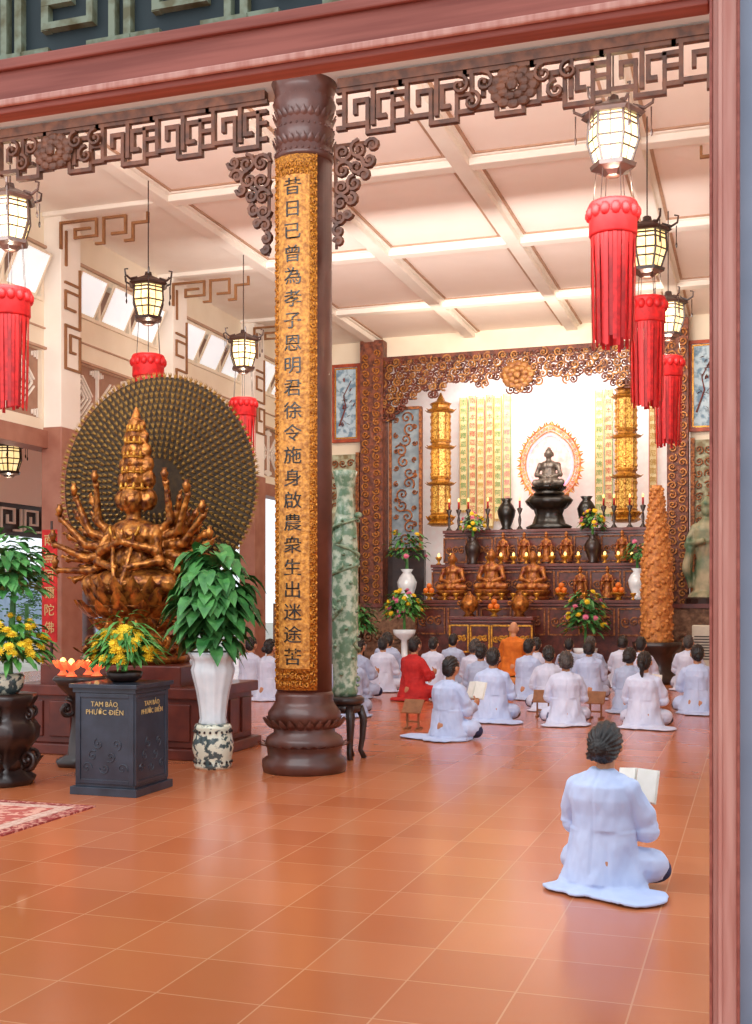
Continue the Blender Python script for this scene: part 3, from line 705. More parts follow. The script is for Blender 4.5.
# ---------------------------------------------------------------- people
def body_mesh():
    b=MB()
    b.ell((0,-.01,.13),(.18,.14,.13),16,10); b.ell((0,0,.28),(.14,.1,.16),16,10); b.ell((0,.02,.45),(.15,.1,.15),16,10)
    b.caps([(-.135,.02,.53),(0,.02,.56),(.135,.02,.53)],[.042,.06,.042]); b.tube([(0,.03,.54),(0,.045,.62),(0,.06,.69)],[.065,.05,.048],14)
    b.ell((0,.075,.765),(.076,.092,.108),18,14); b.ell((0,.12,.715),(.045,.045,.04),12,8)
    b.tube([(0,.155,.785),(0,.185,.745),(0,.165,.735)],[.01,.017,.012],8); b.ell((0,.158,.712),(.026,.014,.008),10,6); b.ell((0,.155,.802),(.05,.012,.008),10,6)
    for s in (-1,1):
        b.ell((s*.08,.06,.75),(.014,.022,.033),8,8)
        b.caps([(s*.14,.02,.53),(s*.2,.09,.34),(s*.12,.3,.36)],[.042,.038,.026])
        b.ell((s*.12,.335,.375),(.022,.042,.036),12,8)
        for f in range(4):
            z=.405-.019*f; L=(.07,.078,.072,.058)[f]
            b.tube([(s*.115,.36,z),(s*.105,.36+L*.5,z+.005),(s*.08,.36+L*.72,z+.01),(s*.055,.36+L*.6,z+.01)],[.0095,.009,.0085,.007],7)
        b.tube([(s*.115,.33,.4),(s*.095,.335,.43),(s*.07,.35,.445)],[.012,.011,.009],7)
        b.caps([(s*.09,.02,.12),(s*.24,.2,.09)],[.085,.058]); b.caps([(s*.24,.2,.085),(-s*.08,.3 if s>0 else .24,.06)],[.054,.036])
        b.caps([(-s*.08,.3 if s>0 else .24,.05),(-s*.2,.27 if s>0 else .2,.036)],[.034,.024])
    return remesh(b,.0065,3,'person_body',mSkin)
BODY=body_mesh()
def robe_mesh(tail,nm,sd=0):
    b=MB()
    b.lathe([(.245,.0),(.23,.05),(.205,.12),(.184,.2),(.166,.3),(.162,.4),(.17,.48),(.156,.55),(.1,.595),(.064,.635)],36,(0,.01,0),sx=1.03,sy=.82)
    b.ell((0,.06,.12),(.22,.2,.11),14,8)
    for s in (-1,1):
        b.caps([(s*.09,.02,.555),(s*.14,.02,.53),(s*.2,.07,.4),(s*.205,.1,.32),(s*.13,.26,.34)],[.062,.068,.064,.07,.056])
        b.caps([(s*.1,.05,.13),(s*.215,.16,.115)],[.11,.09])
    n=48; vs=[];fs=[]; tx,ty,tr=tail
    for lay in (0,1):
        for rr in (0,.5,.8,1):
            for i in range(n):
                a=2*pi*i/n; r=(.265+.03*sin(3*a+tx*9+sd)+.018*sin(7*a+sd)+.01*sin(13*a))*rr
                d=Vector((cos(a),sin(a)))
                k_=max(0,d.dot(Vector((tx,ty)).normalized()))**4*tr*rr
                z=(.004+.03*(1-rr)+.012*abs(sin(6*a+sd))*rr*(1.3-rr)*2)+ (.012 if lay else -.004)
                vs.append(((r+k_)*d.x,(r+k_)*d.y*.9-.03,z))
    for lay in (0,1):
        o=lay*4*n
        for q in range(3):
            for i in range(n):
                f=(o+q*n+i,o+q*n+(i+1)%n,o+(q+1)*n+(i+1)%n,o+(q+1)*n+i); fs.append(f if lay==0 else f[::-1])
    for i in range(n): fs.append((3*n+i,3*n+(i+1)%n,7*n+(i+1)%n,7*n+i))
    b.add(vs,fs)
    def fold(c):
        k1=.011*noise.noise(Vector((c.x*13+sd,c.y*13,c.z*5)))+.005*noise.noise(Vector((c.x*30,c.y*30+sd,c.z*16+3)))
        k2=.007*sin(18*c.x+9*c.z+sd)+.004*sin(40*c.x-14*c.z)
        return k1*(1 if c.z>.05 else .3)+(k2 if .05<c.z<.32 else 0)+(-.006*max(0,1-abs(c.x)/.012) if c.z>.1 and c.y<0 else 0)
    return remesh(b,.008,2,nm,mRobe,fold=fold)
ROBES=[robe_mesh((.9,-.5,.15),'robe',1),robe_mesh((-1,-.1,.3),'robe',2),robe_mesh((0,-1,.08),'robe',3),robe_mesh((.9,-.4,.16),'robe',5),robe_mesh((-.5,-.8,.1),'robe',7)]
b=MB()
for s in (-1,1):
    b.caps([(s*.09,.02,.115),(s*.245,.2,.092)],[.1,.07]); b.caps([(s*.245,.2,.09),(-s*.05,.29 if s>0 else .23,.07)],[.068,.052])
TROU=remesh(b,.012,3,'trousers',mNavy,fold=.01,fs=14)
def hair(kind):
    b=MB(); b.ell((0,.055,.785),(.086,.098,.1),18,12); b.ell((0,.02,.745),(.078,.065,.085),16,10)
    if kind=='bun': b.ell((0,-.06,.73),(.045,.04,.045))
    if kind=='bob': b.ell((0,.04,.775),(.094,.098,.1),16,12); b.ell((0,.01,.73),(.088,.066,.07),16,10); b.ell((.045,-.01,.705),(.04,.035,.03)); b.ell((-.045,-.01,.705),(.04,.035,.03)); b.ell((0,-.05,.74),(.06,.035,.05))
    if kind=='tail': b.ell((0,-.05,.8),(.028,.03,.028)); b.tube([(0,-.05,.8),(0,-.1,.76),(0,-.1,.66),(0,-.08,.58)],[.02,.03,.028,.01],8)
    return remesh(b,.006,2,'hair',mHair,fold=lambda c:.004*sin(22*math.atan2(c.x,c.z-.74+.001)+20*c.y)+.006*noise.noise(c*25),fs=30)
HAIR={k_:hair(k_) for k_ in ('short','bun','bob','tail')}
def person(loc,rz,scale,robe,rm,hk,label,hm=None,trm=None,z=.004,lean=0):
    t=thing('person',label,'person',(loc[0],loc[1],z),rz,'worshippers seated on the floor',scale)
    part(BODY,'body',t,None)
    def mp(me,nm,mat):
        o=part(me,nm,t,None); o.material_slots[0].link='OBJECT'; o.material_slots[0].material=mat; return o
    mp(ROBES[robe],'robe',rm); mp(TROU,'trousers',trm or mNavy)
    if hk: mp(HAIR[hk],'hair',hm or mHair)
    return t
def book(loc,rz,mat,label,scale=1):
    t=thing('prayer_book',label,'book',loc,rz,'open prayer books',scale)
    b=MB()
    for s in (-1,1): b.box((s*.06,0,0),(.12,.006,.19),rz=s*.28)
    part(b,'cover',t,mat)
    b=MB()
    for s in (-1,1): b.box((s*.058,-.012,0),(.11,.012,.18),rz=s*.28)
    b2=part(b,'pages',t,mPaper)
    for c in t.children: c.rotation_euler=(-.35,0,0)
D=math.radians
A=person((-.73,5.84),D(-15),.945,0,mRobe,'bob','person in pale blue robe seated cross-legged holding an open book')
for s in (-1,1):
    b=MB(); b.ell((s*.03,.158,.778),(.012,.006,.006),8,6); part(b,'eye',A,mBlack,True)
def held(loc,rz,sc_=1,mat=None,lab='open prayer book with white pages held in both hands',dx=0):
    r=.46*sc_; book((loc[0]-sin(rz)*r+dx*cos(rz),loc[1]+cos(rz)*r+dx*sin(rz),.49*sc_),rz,mat or mPaper,lab,sc_)
held((-.73,5.84),D(-15),.945,dx=.02)
lab='person in pale grey-blue robe seated facing the altar'
PP=[((-3.03,11.55),-18,.98,1,mRobe,'short',lab+' with cloth spread'),((-2.97,13.42),-8,1.0,0,mRobe,'short',lab),((-2.08,13.36),6,.97,4,mRobe3,'bob',lab),
((-1.20,13.32),-12,.98,0,mRobe3,'tail','person with ponytail in pale robe seated on the floor'),((-.69,15.18),4,1,3,mRobe,'bun',lab),
((-3.17,16.69),-30,1,2,mRobe,'short',lab),((-2.58,15.11),12,.96,4,mRobe3,'bun',lab),((-2.47,18.27),0,1,2,mRobe2,'short',lab),((-2.95,19.2),0,.92,2,mRobe2,'short',lab),
((-5.6,16.1),-20,1.0,2,mRobe2,'short',lab),((-4.8,13.5),25,1.0,4,mRobe2,'short',lab),((-6.72,15.35),-20,1.0,2,mRobe3,'bun',lab),((-4.02,16.95),0,.98,2,mRobe3,'bob',lab),
((-5.88,18.48),10,1,4,mRobe2,'bun',lab),((-5.0,19.4),-6,.98,2,mRobe2,'short',lab),((-1.55,15.1),-10,.95,2,mRobe2,'bob',lab),((-1.68,18.1),0,1,4,mRobe3,'short',lab),
((-1.02,19.1),5,1,2,mRobe3,'bun',lab),((-5.0,18.1),0,.96,2,mRobe3,'short',lab),((-7.4,16.2),-10,1,2,mRobe3,'short',lab),((-9.0,14.9),-10,1,2,mRobe2,'short',lab),
((-6.2,19.4),0,1,2,mRobe2,'short',lab),((-5.5,14.9),-15,.97,4,mRobe3,'tail','person with ponytail in pale robe seated on the floor'),
((-3.55,15.3),-5,.97,2,mRobe2,'bun',lab),((-2.3,16.9),0,.98,2,mRobe,'bob',lab),
((-3.3,18.1),0,.97,2,mRobe3,'bun',lab),((-5.6,17.3),0,.98,4,mRobe3,'short',lab),((-6.4,17.3),0,.98,2,mRobe,'bun',lab),
((-6.9,18.7),0,.98,2,mRobe3,'bob',lab),((-2.1,19.5),0,.97,2,mRobe3,'bob',lab),((-4.35,18.2),5,.88,2,mRobe2,'bun',lab)]
mGT=M('grey_trousers','#6d7590','#5c6480',.8)
for i,(l,r,s_,ro,rm,hk,lb) in enumerate(PP): person(l,D(r+(i*37%19)-9),s_,ro,rm,hk,lb,hm=mHairG if i%5==2 else None,trm=(mNavy,mBlack,mGT)[i%3])
person((-4.72,16.0),D(-25),1.04,2,mShirt,'short','person in red shirt and dark trousers seated on the floor',trm=mBlack)
b=MB(); b.lathe([(.36,0),(.38,.05),(.38,.13),(.35,.15)],28); single(b,'meditation_cushion','round orange-brown cushion under the seated monk','cushion',mOrW,(-3.93,19.4,0),smooth=True)
person((-3.93,19.4),0,1.04,2,mOrange,None,'shaven-headed person in orange robe seated before the altar',trm=mOrange,z=.165)
held((-3.03,11.55),D(-27)); held((-1.2,13.32),D(-6))
mBk=M('brown_book_cover','#9a6640','#7c4a2a',.6)
for (x,y) in [(-3.65,12.4),(-2.5,14.2),(-3.3,14.3),(-1.85,14.2)]:
    t=thing('book_stand','low wooden folding stand holding an open prayer book','book stand',(x,y,0),D(R.uniform(-15,15)),'low book stands',.7)
    b=MB(); 
    for s in (-1,1): b.box((s*.1,0,.17),(.025,.03,.34)); b.box((s*.1,.0,.015),(.03,.24,.03))
    b.box((0,0,.12),(.2,.02,.03)); part(b,'legs',t,mBk)
    b=MB(); b.box((0,.0,.37),(.34,.02,.24),rx=-.6); b.box((0,-.08,.27),(.34,.05,.02)); part(b,'rest',t,mBk)
# ---------------------------------------------------------------- ALTAR
for x,wd in ((-7.65,.5),(-1.42,.4)):
    b=MB(); b.bb(x-wd/2,x+wd/2,22.9,23.3,0,6.9); b.mi=1
    n=34
    for i in range(n):
        for q in (-1,1): b.curl((x+q*wd*.24,22.88,.6+i*.18+(.08 if q>0 else 0)),.085,i*1.3,1.3,q,.02)
    b.mi=0; b.bb(x-wd/2-.05,x+wd/2+.05,22.82,23.31,0,.5)
    struct(b,f'trim_{k}',[M('red_carved_pillar','#8a4a30','#4e2418',.5,scale=14,bump=1,detail=6),M('pillar_gilding','#c8843c','#7e401c',.45,.3,scale=22)]); k+=1
for (x,z0_,z1_,wd) in ((-8.3,4.85,6.45,.6),(-.93,4.75,6.45,.55)):
    t=thing('framed_picture','framed bird-and-flower painting with gilt inner border','picture',(x,23.13,(z0_+z1_)/2),group='framed pictures')
    h=z1_-z0_; b=MB()
    for s in (-1,1): b.box((s*wd/2,0,0),(.07,.06,h+.07)); b.box((0,0,s*h/2),(wd-.07,.06,.07))
    part(b,'frame',t,M('vermilion_frame','#b5502c','#8c3620',.5))
    b=MB(); b.box((0,.02,0),(wd,.02,h)); b.mi=1
    for s in (-1,1): b.box((s*(wd/2-.06),0.005,0),(.03,.02,h-.1)); b.box((0,.005,s*(h/2-.06)),(wd-.16,.02,.03))
    b.mi=2; b.tube([(-.15,0,-h*.3),(0,0,-h*.05),(-.05,0,h*.1),(.12,0,h*.3)],[.02,.015,.012,.008],6)
    for i in range(26): b.leaf((R.uniform(-.17,.17),-.005,R.uniform(-h*.32,h*.34)),(R.uniform(-1,1),-.1,R.uniform(-1,1)),.1,.04,0)
    part(b,'canvas',t,[mPic,mGold,M('ink_brown','#5b3a30','#8a3c34',.6)])
for (x,wd) in ((-8.35,.7),(-.85,.6)):
    b=MB(); b.bb(x-wd/2,x+wd/2,23.08,23.2,1.4,4.55); b.mi=1
    for s in (-1,1): b.box((x+s*wd/2,23.06,2.98),(.08,.1,3.2))
    for i in range(13):
        for q in (-1,0,1): b.curl((x+q*.18,23.06,1.6+i*.23),.085,i+q,1.3,1 if q else -1,.018)
    struct(b,f'trim_{k}',[mCyl,mReliefG]); k+=1
t=thing('carved_screen_panel','slate blue panel with gilt dragon scrolls in a carved frame','panel',(-6.98,23.2,2.5))
b=MB(); b.box((0,0,1.5),(.62,.06,2.95)); part(b,'panel',t,mPanelB)
b=MB(); 
for s in (-1,1): b.box((s*.33,-.02,1.5),(.06,.1,3.0)); b.box((0,-.02,1.5+s*1.48),(.6,.1,.06))
for i in range(12): b.curl((.1*sin(i*1.4),-.05,.25+i*.23),.14,i*1.1,1.3,1 if i%2 else -1,.02)
for i in range(16): b.curl((.2*(-1)**i,-.05,.2+i*.17),.06,i*1.1,1.3,1 if i%2 else -1,.016)
part(b,'gilt_carving',t,mReliefG)
b=MB(); b.bb(-7.4,-6.6,23.25,23.4,0,2.5); struct(b,f'trim_{k}',mDark); k+=1
b=MB(); xa,xb=-7.4,-1.6; n=62
for lay in range(2):
    b.mi=lay
    for i in range(n+1):
        u_=i/n; x=xa+(xb-xa)*u_; dep=.45+.75*(abs(2*u_-1)**3)+.3*math.exp(-((u_-.5)/.09)**2)+.08*sin(u_*40)
        rows=int(dep/.14)+1
        for q in range(rows): 
            if (i+q)%3!=0 if lay==0 else (i+q)%3==0: b.curl((x+R.uniform(-.03,.03),23.0+R.uniform(-.04,.04)-.03*lay,6.42-q*.14),.095,R.uniform(0,6),1.4,R.choice((-1,1)),.023,flat=1.6)
b.mi=0; b.box(((xa+xb)/2,23.02,6.5),(xb-xa,.12,.08))
b.mi=1; rosette(b,(-4.55,22.93,6.0),.34)
single(b,'altar_frieze','ornate red-brown and gilt scrollwork canopy frieze with sunflower centre','frieze',[M('red_brown_carving','#7a3a24','#4c1e12',.5,.1,scale=12),M('gilt_brown','#b07a3e','#7a4420',.45,.3,scale=12)])
def banner(x,wd,z0_,z1_,y,cols,txt,bc):
    t=thing('hanging_banner','narrow hanging cream silk banner with coloured characters and border','banner',(x,y,z0_),group='hanging altar banners')
    h=z1_-z0_; b=MB(); b.box((0,0,h/2),(wd,.015,h)); part(b,'cloth',t,mBann)
    b=MB(); 
    for s in (-1,1): b.box((s*wd*.46,-.012,h/2),(.014,.01,h))
    for i in range(5): b.leaf((-wd*.4+i*wd*.2,0,.02),(0,0,-1),.09,.03,0,2)
    part(b,'border',t,bc)
    b=MB()
    for i in range(int(h/.18)):
        vs,fs=text_mesh(txt[i%len(txt)],.14,.002); b.add([(v.x,-.014-v.z,h-.12-.18*i+v.y) for v in vs],fs)
    part(b,'lettering',t,cols)
mTR=M('banner_red','#cf5a4c',None,.6); mTG=M('banner_green','#6f9a54',None,.6); mTY=M('banner_gold','#c9962a',None,.5); mTB=M('banner_pink','#d8808c',None,.6)
for i,(x,z0_) in enumerate(((-6.02,3.4),(-5.83,3.1),(-5.64,3.25),(-5.45,3.05),(-5.26,3.2),(-5.07,3.1),(-3.1,3.1),(-2.91,3.25),(-2.0,3.2))):
    banner(x,.17,z0_,5.85+.04*(i%2),24.35+.04*(i%2),(mTG,mTR,mTY,mTR,mTG,mTB)[i%6],'南無本師釋迦牟尼佛南無阿彌陀佛',(mTY,mTG,mTR,mTY,mTY,mTG)[i%6])
def tower(x,y,z,h):
    t=thing('pagoda_lamp','tall gilded pagoda lamp glowing yellow','lamp',(x,y,z),group='pagoda lamps')
    b=MB(); b.lathe([(.2,-.15),(.3,-.1),(.22,-.02),(.3,.04),(.25,.08)],8); b.petals(.22,-.05,12,.12,.12,.5); part(b,'base',t,mGold)
    n=3; st=h/n
    b=MB()
    for i in range(n): b.lathe([(.17,.08+i*st),(.19,.1+i*st),(.19,.08+i*st+st*.82),(.16,.08+i*st+st*.86)],8)
    part(b,'lit_tiers',t,mTower)
    b=MB()
    for i in range(n):
        zz=.08+i*st
        b.lathe([(.19,zz+st*.8),(.3,zz+st*.84),(.31,zz+st*.87),(.2,zz+st*.93),(.2,zz+st)],8)
        b.lathe([(.22,zz-.01),(.23,zz+.03),(.2,zz+.05)],8)
        for q in range(8):
            a=2*pi*q/8; c,s=cos(a),sin(a); b.tube([(.2*c,.2*s,zz),(.2*c,.2*s,zz+st*.8)],.016,5)
            b.tube([(.28*c,.28*s,zz+st*.85),(.34*c,.34*s,zz+st*.9)],[.014,.006],5)
            for w_ in range(4): b.ell((.2*c,.2*s,zz+.1+w_*st*.19),(.03,.03,.045),6,4)
    b.lathe([(.2,.08+h),(.24,.12+h),(.1,.18+h),(.05,.28+h),(.01,.36+h)],8); part(b,'roof_tiers',t,M('antique_gilding','#cf9238','#86501c',.4,.4,scale=22))
    point((x,y-.5,z+h*.5),5,(1,.8,.45),.05)
tower(-6.28,23.4,3.15,2.3); tower(-2.45,23.4,3.15,2.4)
def cabinet(name,label,x0,x1,y0,y1,z0_,z1_,mat,gold,npan):
    t=thing(name,label,'altar',((x0+x1)/2,(y0+y1)/2,0)); W=x1-x0; Dp=y1-y0
    b=MB(); b.box((0,0,(z0_+z1_-.05)/2),(W-.08,Dp-.06,z1_-.05-z0_)); part(b,'body',t,mat,bevel=.01)
    b=MB(); b.box((0,0,z1_-.03),(W,Dp,.06)); b.box((0,-.01,z1_-.1),(W-.04,Dp,.03)); part(b,'top',t,mRedwood,bevel=.008)
    b=MB(); pw=W/npan
    for i in range(npan):
        cx=-W/2+pw*(i+.5)
        for s in (-1,1): b.box((cx+s*pw*.44,-Dp/2+.02,z1_-.4),(.03,.04,.5)); b.box((cx,-Dp/2+.02,z1_-.4+s*.24),(pw*.8,.035,.03))
        for q in (-1,0,1): b.curl((cx+q*pw*.24,-Dp/2+.02,z1_-.4),min(.12,pw*.15),q,1.4,q or 1,.02)
    part(b,'gilt_carving',t,gold)
cabinet('altar_table','long upper altar table of carved red wood',-6.0,-1.8,22.5,23.15,0,2.85,mAltar,mReliefG,8)
cabinet('altar_table','middle altar tier of carved red wood with gilt panels',-6.1,-1.75,21.95,22.49,0,2.15,mAltar,mReliefG,7)
cabinet('altar_table','lower altar tier of carved red wood with gilt panels',-6.2,-1.75,21.15,21.94,0,1.45,mAltar,mReliefG,7)
cabinet('offering_table','low gilded red offering table before the altar',-5.3,-3.75,20.3,20.75,.0,1.15,mAltar,mGold,4)
b=MB(); b.bb(-7.5,-6.25,22.0,22.9,0,1.3); b.bb(-1.6,1.25,21.95,22.85,0,1.3)
b.mi=1; b.bb(-7.5,-6.2,21.95,22.9,1.3,1.38); b.bb(-1.6,1.25,21.9,22.85,1.3,1.38)
b.mi=0
for i in range(14): b.curl((-1.45+i*.19,21.93,.7),.12,i,1.4,1 if i%2 else -1,.03)
for i in range(6): b.curl((-7.4+i*.2,21.98,.7),.12,i,1.4,1,.03)
struct(b,f'trim_{k}',[mRelief,mRedwood]); k+=1
def seated(name,label,loc,s_,mat,lot=None,cat='statue',group=None):
    t=thing(name,label,cat,loc,scale=s_,group=group)
    b=MB(); b.lathe([(.3,0),(.32,.04),(.26,.08),(.26,.12),(.32,.18),(.3,.2)],24); b.petals(.25,.08,14,.12,.12,.5); b.petals(.26,.1,14,.09,.1,.2,ph=.2); part(b,'lotus_seat',t,lot or mat,True)
    o=part(SEAT,'figure',t,None); o.material_slots[0].link='OBJECT'; o.material_slots[0].material=mat
    return t
b=MB(); b.ell((0,0,.28),(.28,.2,.1),14,8); b.ell((0,0,.45),(.15,.12,.2)); b.ell((0,0,.6),(.19,.12,.12)); b.tube([(0,0,.65),(0,-.01,.78)],[.06,.055],10)
b.ell((0,-.02,.85),(.085,.09,.11)); b.ell((0,0,.95),(.045,.045,.04)); b.ell((0,-.11,.84),(.012,.015,.02))
for s in (-1,1):
    b.caps([(s*.1,0,.27),(s*.27,-.08,.26),(-s*.05,-.17,.26)],[.08,.07,.05]); b.caps([(s*.18,0,.62),(s*.24,-.05,.42),(s*.05,-.16,.36)],[.06,.055,.035]); b.ell((s*.09,0,.83),(.015,.02,.05))
SEAT=remesh(b,.014,3,'figure',mBronze,fold=.008,fs=20)
mDarkB=M('grey_bronze_patina','#8b8178','#544a44',.35,.4,scale=10)
t=thing('statue_stand','dark carved lotus stand under the central figure','stand',(-3.9,22.84,2.85))
b=MB(); b.T=Matrix.Diagonal((1,.68,1,1)); b.lathe([(.42,0),(.44,.06),(.32,.12),(.26,.3),(.3,.42),(.42,.5),(.46,.58),(.42,.62),(.36,.68)],32,lob=8,amp=.05); b.petals(.3,.4,14,.18,.16,.4); part(b,'body',t,mBlack,True)
seated('buddha_statue','grey bronze seated meditating figure on a dark lotus seat','x' and (-3.9,22.84,3.53),.98,mDarkB,mBlack)
def flame(rx,rz,n=60):
    o=[]
    for i in range(n+1):
        a=2*pi*i/n; pk=max(0,sin(a))**14*.1
        o.append((rx*cos(a)*(1-pk*.5),0,rz*(sin(a)+pk)))
    return o
t=thing('radiant_halo','rounded flame halo in pale pink and gold rimmed with light','halo',(-3.97,23.4,4.22))
b=MB()
pts=flame(.6,.72)
vs=[(0,.04,0)]+[(p[0],.035,p[2]) for p in pts[:-1]]; b.add(vs,[(0,1+i,1+(i+1)%60) for i in range(60)])
part(b,'disc',t,M('halo_pink_glow','#fbdcd6','#f4c0b8',.6,emit=.35,scale=10))  # disc given its own glow besides the LED ring
b=MB()
for s_,w1 in ((1.02,.02),(.84,.012)): b.tube([(p[0]*s_,-.01,p[2]*s_) for p in pts],w1,6)
for i in range(0,60):
    p=pts[i]; d=Vector((p[0],0,p[2])).normalized(); q=Vector(p)*.93
    b.curl((q.x,-.01,q.z),.036,i*1.1,1.2,1 if i%2 else -1,.009)
    q=Vector(p)*1.03; tn=Vector((-d.z,0,d.x))
    b.add([q-tn*.03,q+tn*.03,q+d*.09+tn*.03*(-1)**i,q+d*.03-Vector((0,.02,0))],[(0,1,3),(1,2,3),(2,0,3)])
part(b,'gilt_rim',t,mHaloG)
b=MB(); b.tube([(p[0]*.76,-.03,p[2]*.76) for p in pts],.012,6); part(b,'light_ring',t,mPinkL)
mG2=M('red_gold_statue','#b87432','#74301a',.4,.4,scale=10)
for x,s_ in ((-5.55,.93),(-4.78,1.0),(-3.98,.95)): seated('seated_statue','gilded seated statue with red lacquer details on the altar tier',(x,21.57,1.45),s_,mG2,group='seated altar statues')
b=MB(); b.lathe([(.17,0),(.18,.04),(.14,.08)],16); b.lathe([(.13,.06),(.12,.2),(.1,.4),(.12,.55),(.13,.66),(.08,.74),(.04,.78)],18,sy=.75); b.ell((0,0,.84),(.055,.06,.07)); b.lathe([(.06,.88),(.07,.91),(.02,.98)],10)
for s in (-1,1): b.caps([(s*.11,0,.68),(s*.17,-.03,.52),(s*.04,-.13,.55)],[.045,.045,.03]); b.tube([(s*.15,-.05,.5),(s*.18,-.03,.3),(s*.15,-.02,.12)],[.04,.05,.02],7)
STAND=remesh(b,.012,2,'figure',mG2,fold=.008,fs=25)
def standing(loc,s_,mat,label,grp=None):
    t=thing('standing_statue',label,'statue',loc,scale=s_,group=grp); o=part(STAND,'figure',t,None); o.material_slots[0].link='OBJECT'; o.material_slots[0].material=mat
    b=MB(); b.lathe([(.2,-.03),(.2,.02),(.16,.04)],16); part(b,'plinth',t,mDark)
for x,y,z in ((-4.7,22.24,2.17),(-3.85,22.24,2.17),(-4.28,22.24,2.17),(-3.46,22.24,2.17),(-2.4,22.24,2.17),(-3.1,21.6,1.47),(-2.6,21.6,1.47)): standing((x,y,z),.62,mG2,'small gilded standing attendant statue on the altar','attendant statues')
standing((-.85,22.4,1.44),2.0,M('painted_guardian','#b8a888','#4f6a50',.5,scale=6),'tall painted guardian statue in green and gold robes')
standing((-8.3,22.5,1.44),2.0,mCyl,'tall painted guardian statue in pale green robes')
b=MB(); b.bb(-9.5,-7.7,22.0,22.8,0,1.38); struct(b,f'trim_{k}',mRelief); k+=1
def vase(loc,s_,mat,label,pl=None,fl=None,r=.3):
    t=thing('altar_vase',label,'vase',loc,scale=s_,group='altar vases')
    b=MB(); b.lathe([(.1,0),(.12,.02),(.08,.06),(.15,.25),(.17,.36),(.12,.46),(.07,.52),(.11,.58),(.09,.58)],24); part(b,'body',t,mat,True)
    if pl: bouquet(t,(0,0,.58+r*.9),r,130,fl or 0,1.1,blY,.11,.06,1.1,pl,blP)
vase((-6.72,22.4,1.38),1.2,mWhite,'white vase with tall green leaves and pink flowers',mLeafD,6,.36)
vase((-2.05,21.52,1.45),1.0,mWhite,'white vase with dense green leaves',mLeafD,3,.26)
vase((-5.3,22.2,2.15),.95,mDark,'bronze vase with yellow and pink bouquet',mLeaf,26,.25)
vase((-2.95,22.2,2.15),.95,mDark,'bronze vase with yellow bouquet',mLeaf,26,.25)
for x in (-4.75,-3.15): vase((x,22.8,2.85),1.1,mBlack,'dark bronze incense urn vase')
for x in (-5.9,-5.7,-5.5,-5.1,-4.45,-2.8,-2.6,-2.3,-2.05):
    t=thing('candle_stand','slender brass candle stand with lit tip on the altar','candle stand',(x,22.65,2.85),group='candle stands')
    b=MB(); b.lathe([(.08,0),(.05,.03),(.02,.08),(.035,.2),(.015,.3),(.06,.42),(.02,.44)],14); part(b,'stem',t,mDark,True)
    b=MB(); b.lathe([(.02,.44),(.02,.58)],10); part(b,'candle',t,mRed2,True)
    b=MB(); b.ell((0,0,.62),(.02,.02,.04),8,6); part(b,'flame',t,mCandle,True)
b=MB(); b.lathe([(.05,0),(.06,.01),(.02,.04),(.03,.08),(.07,.13),(.075,.17),(.06,.17)],16); GOB=b.mesh('cup',mGold,True)
b=MB(); b.lathe([(.06,0),(.07,.01),(.03,.05),(.1,.1),(.15,.13),(.14,.135)],18); PLT=b.mesh('dish',mGold,True)
OR=M('orange_fruit','#e8822a','#d86a1c',.5); 
b=MB(); b.ell((0,0,0),.055,10,8); FRU=b.mesh('fruit',OR,True)
for i in range(20):
    x=-6.05+i*.22
    if any(abs(x-q)<.24 for q in (-5.95,-2.35,-3.42)): continue
    t=thing('offering_cup','small gilded offering cup on the altar tier','cup',(x,21.21,1.45),group='offering cups',scale=.75); part(GOB,'cup',t,None)
for i in range(17):
    x=-5.95+i*.25
    if any(abs(x-q)<.2 for q in (-5.3,-2.95)): continue
    t=thing('altar_lamp','small glowing oil lamp on the altar tier','lamp',(x,22.03,2.15),group='small altar lamps',scale=.9)
    part(GOB,'cup',t,None); b=MB(); b.ell((0,0,.2),(.03,.03,.05),8,6); part(b,'flame',t,mCandle,True)
for i,(x,y,z) in enumerate([(-5.97,21.4,1.45),(-3.42,21.4,1.45),(-2.37,21.36,1.45),(-4.5,20.52,1.15)]):
    t=thing('fruit_dish','footed gilded dish for fruit offerings','dish',(x,y,z),group='fruit dishes'); part(PLT,'dish',t,None)
    for (dx,dy,dz) in ((-.056,-.04,.182),(.056,-.04,.182),(0,.06,.182),(0,-.01,.27)):
        o=bpy.data.objects.new('orange',FRU)
        o.location=(x+dx,y+dy,z+dz); o['label']='round orange fruit piled on a gilded dish'; o['category']='fruit'; o['group']='orange fruit'; link(o)
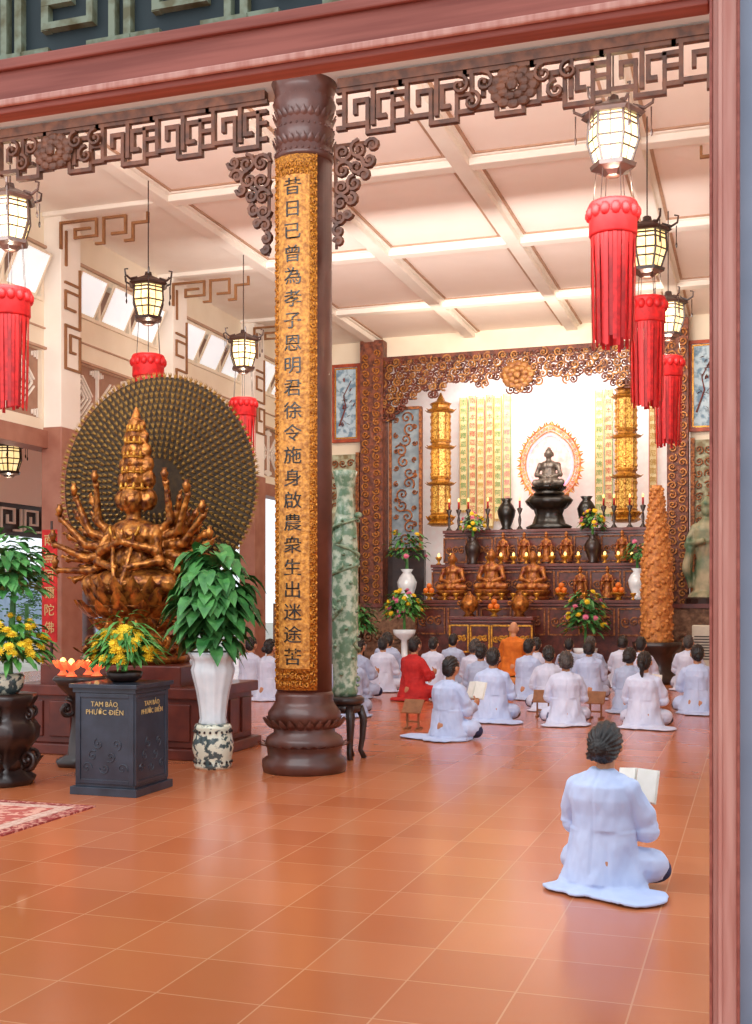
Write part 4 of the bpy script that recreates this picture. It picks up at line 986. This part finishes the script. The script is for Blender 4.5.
for x in (-4.97,-4.03):
    t=thing('incense_burner','gilded footed incense burner with lid','incense burner',(x,20.53,1.15),group='incense burners',scale=1.15)
    b=MB(); b.lathe([(.1,0),(.06,.05),(.14,.14),(.15,.22),(.12,.26),(.1,.3),(.04,.36),(.02,.4)],20)
    for s in (-1,1): b.curl((s*.16,0,.22),.05,0,1,s,.014)
    part(b,'body',t,mGoldS,True)
def fstand(loc,r,label,nf,zs,lm,h=1):
    t=thing('flower_stand',label,'flowers',loc,group='floor flower stands')
    b=MB(); b.lathe([(.16,0),(.18,.04),(.06,.1),(.06,.4),(.2,.5),(.22,.6)],18); part(b,'pot',t,mWhite,True)
    bouquet(t,(0,0,.62+r*zs*.8),r,260,nf,zs,blY,.17,.07,1.2,lm,blP)
fstand((-6.2,20.5,.3),.34,'pink and yellow flower arrangement on a white stand',34,1.2,mLeaf)
fstand((-2.85,20.5,.0),.36,'tall green arrangement dotted with yellow flowers',22,1.6,mLeafD)
fstand((-7.3,20.9,.0),.38,'leafy green potted palm beside the altar',0,1.2,mLeafD)
b=MB(); b.bb(-6.5,-5.9,20.25,20.75,0,.3); single(b,'floor_plinth','low dark wooden plinth under a flower stand','plinth',mDark)
# orange carved tower
t=thing('carved_tower','tall orange carved wooden tapering tower on dark stand','carving',(-1.62,20.5,0))
b=MB(); b.lathe([(.36,0),(.4,.06),(.3,.12),(.26,.5),(.38,.62),(.4,.72)],24,lob=6,amp=.06); part(b,'stand',t,mDark,True)
b=MB(); pr=[]
for i in range(41):
    z=.72+i*.068; r=(.25 if i<20 else .25-.0085*(i-20))*(1+.08*(i%4==0)); pr.append((max(r,.03),z))
b.lathe(pr,24,lob=8,amp=.05)
for i in range(40):
    for q in range(5):
        a=q*2*pi/5+i*.35; r=(.25 if i<20 else .25-.0085*(i-20)); b.ell((r*cos(a),r*sin(a),.75+i*.067),(.045,.045,.04),7,5)
part(b,'carving',t,mOrW,True)
# air conditioner
t=thing('floor_air_conditioner','beige floor-standing air conditioner with grille','air conditioner',(-.82,21.4,.2))
b=MB(); b.box((0,0,.4),(.5,.3,.8)); b.box((0,0,-.1),(.44,.26,.2)); part(b,'body',t,mAC,bevel=.02)
b=MB(); 
for i in range(9): b.box((0,-.155,.2+i*.05),(.42,.015,.02))
part(b,'grille',t,mDark)
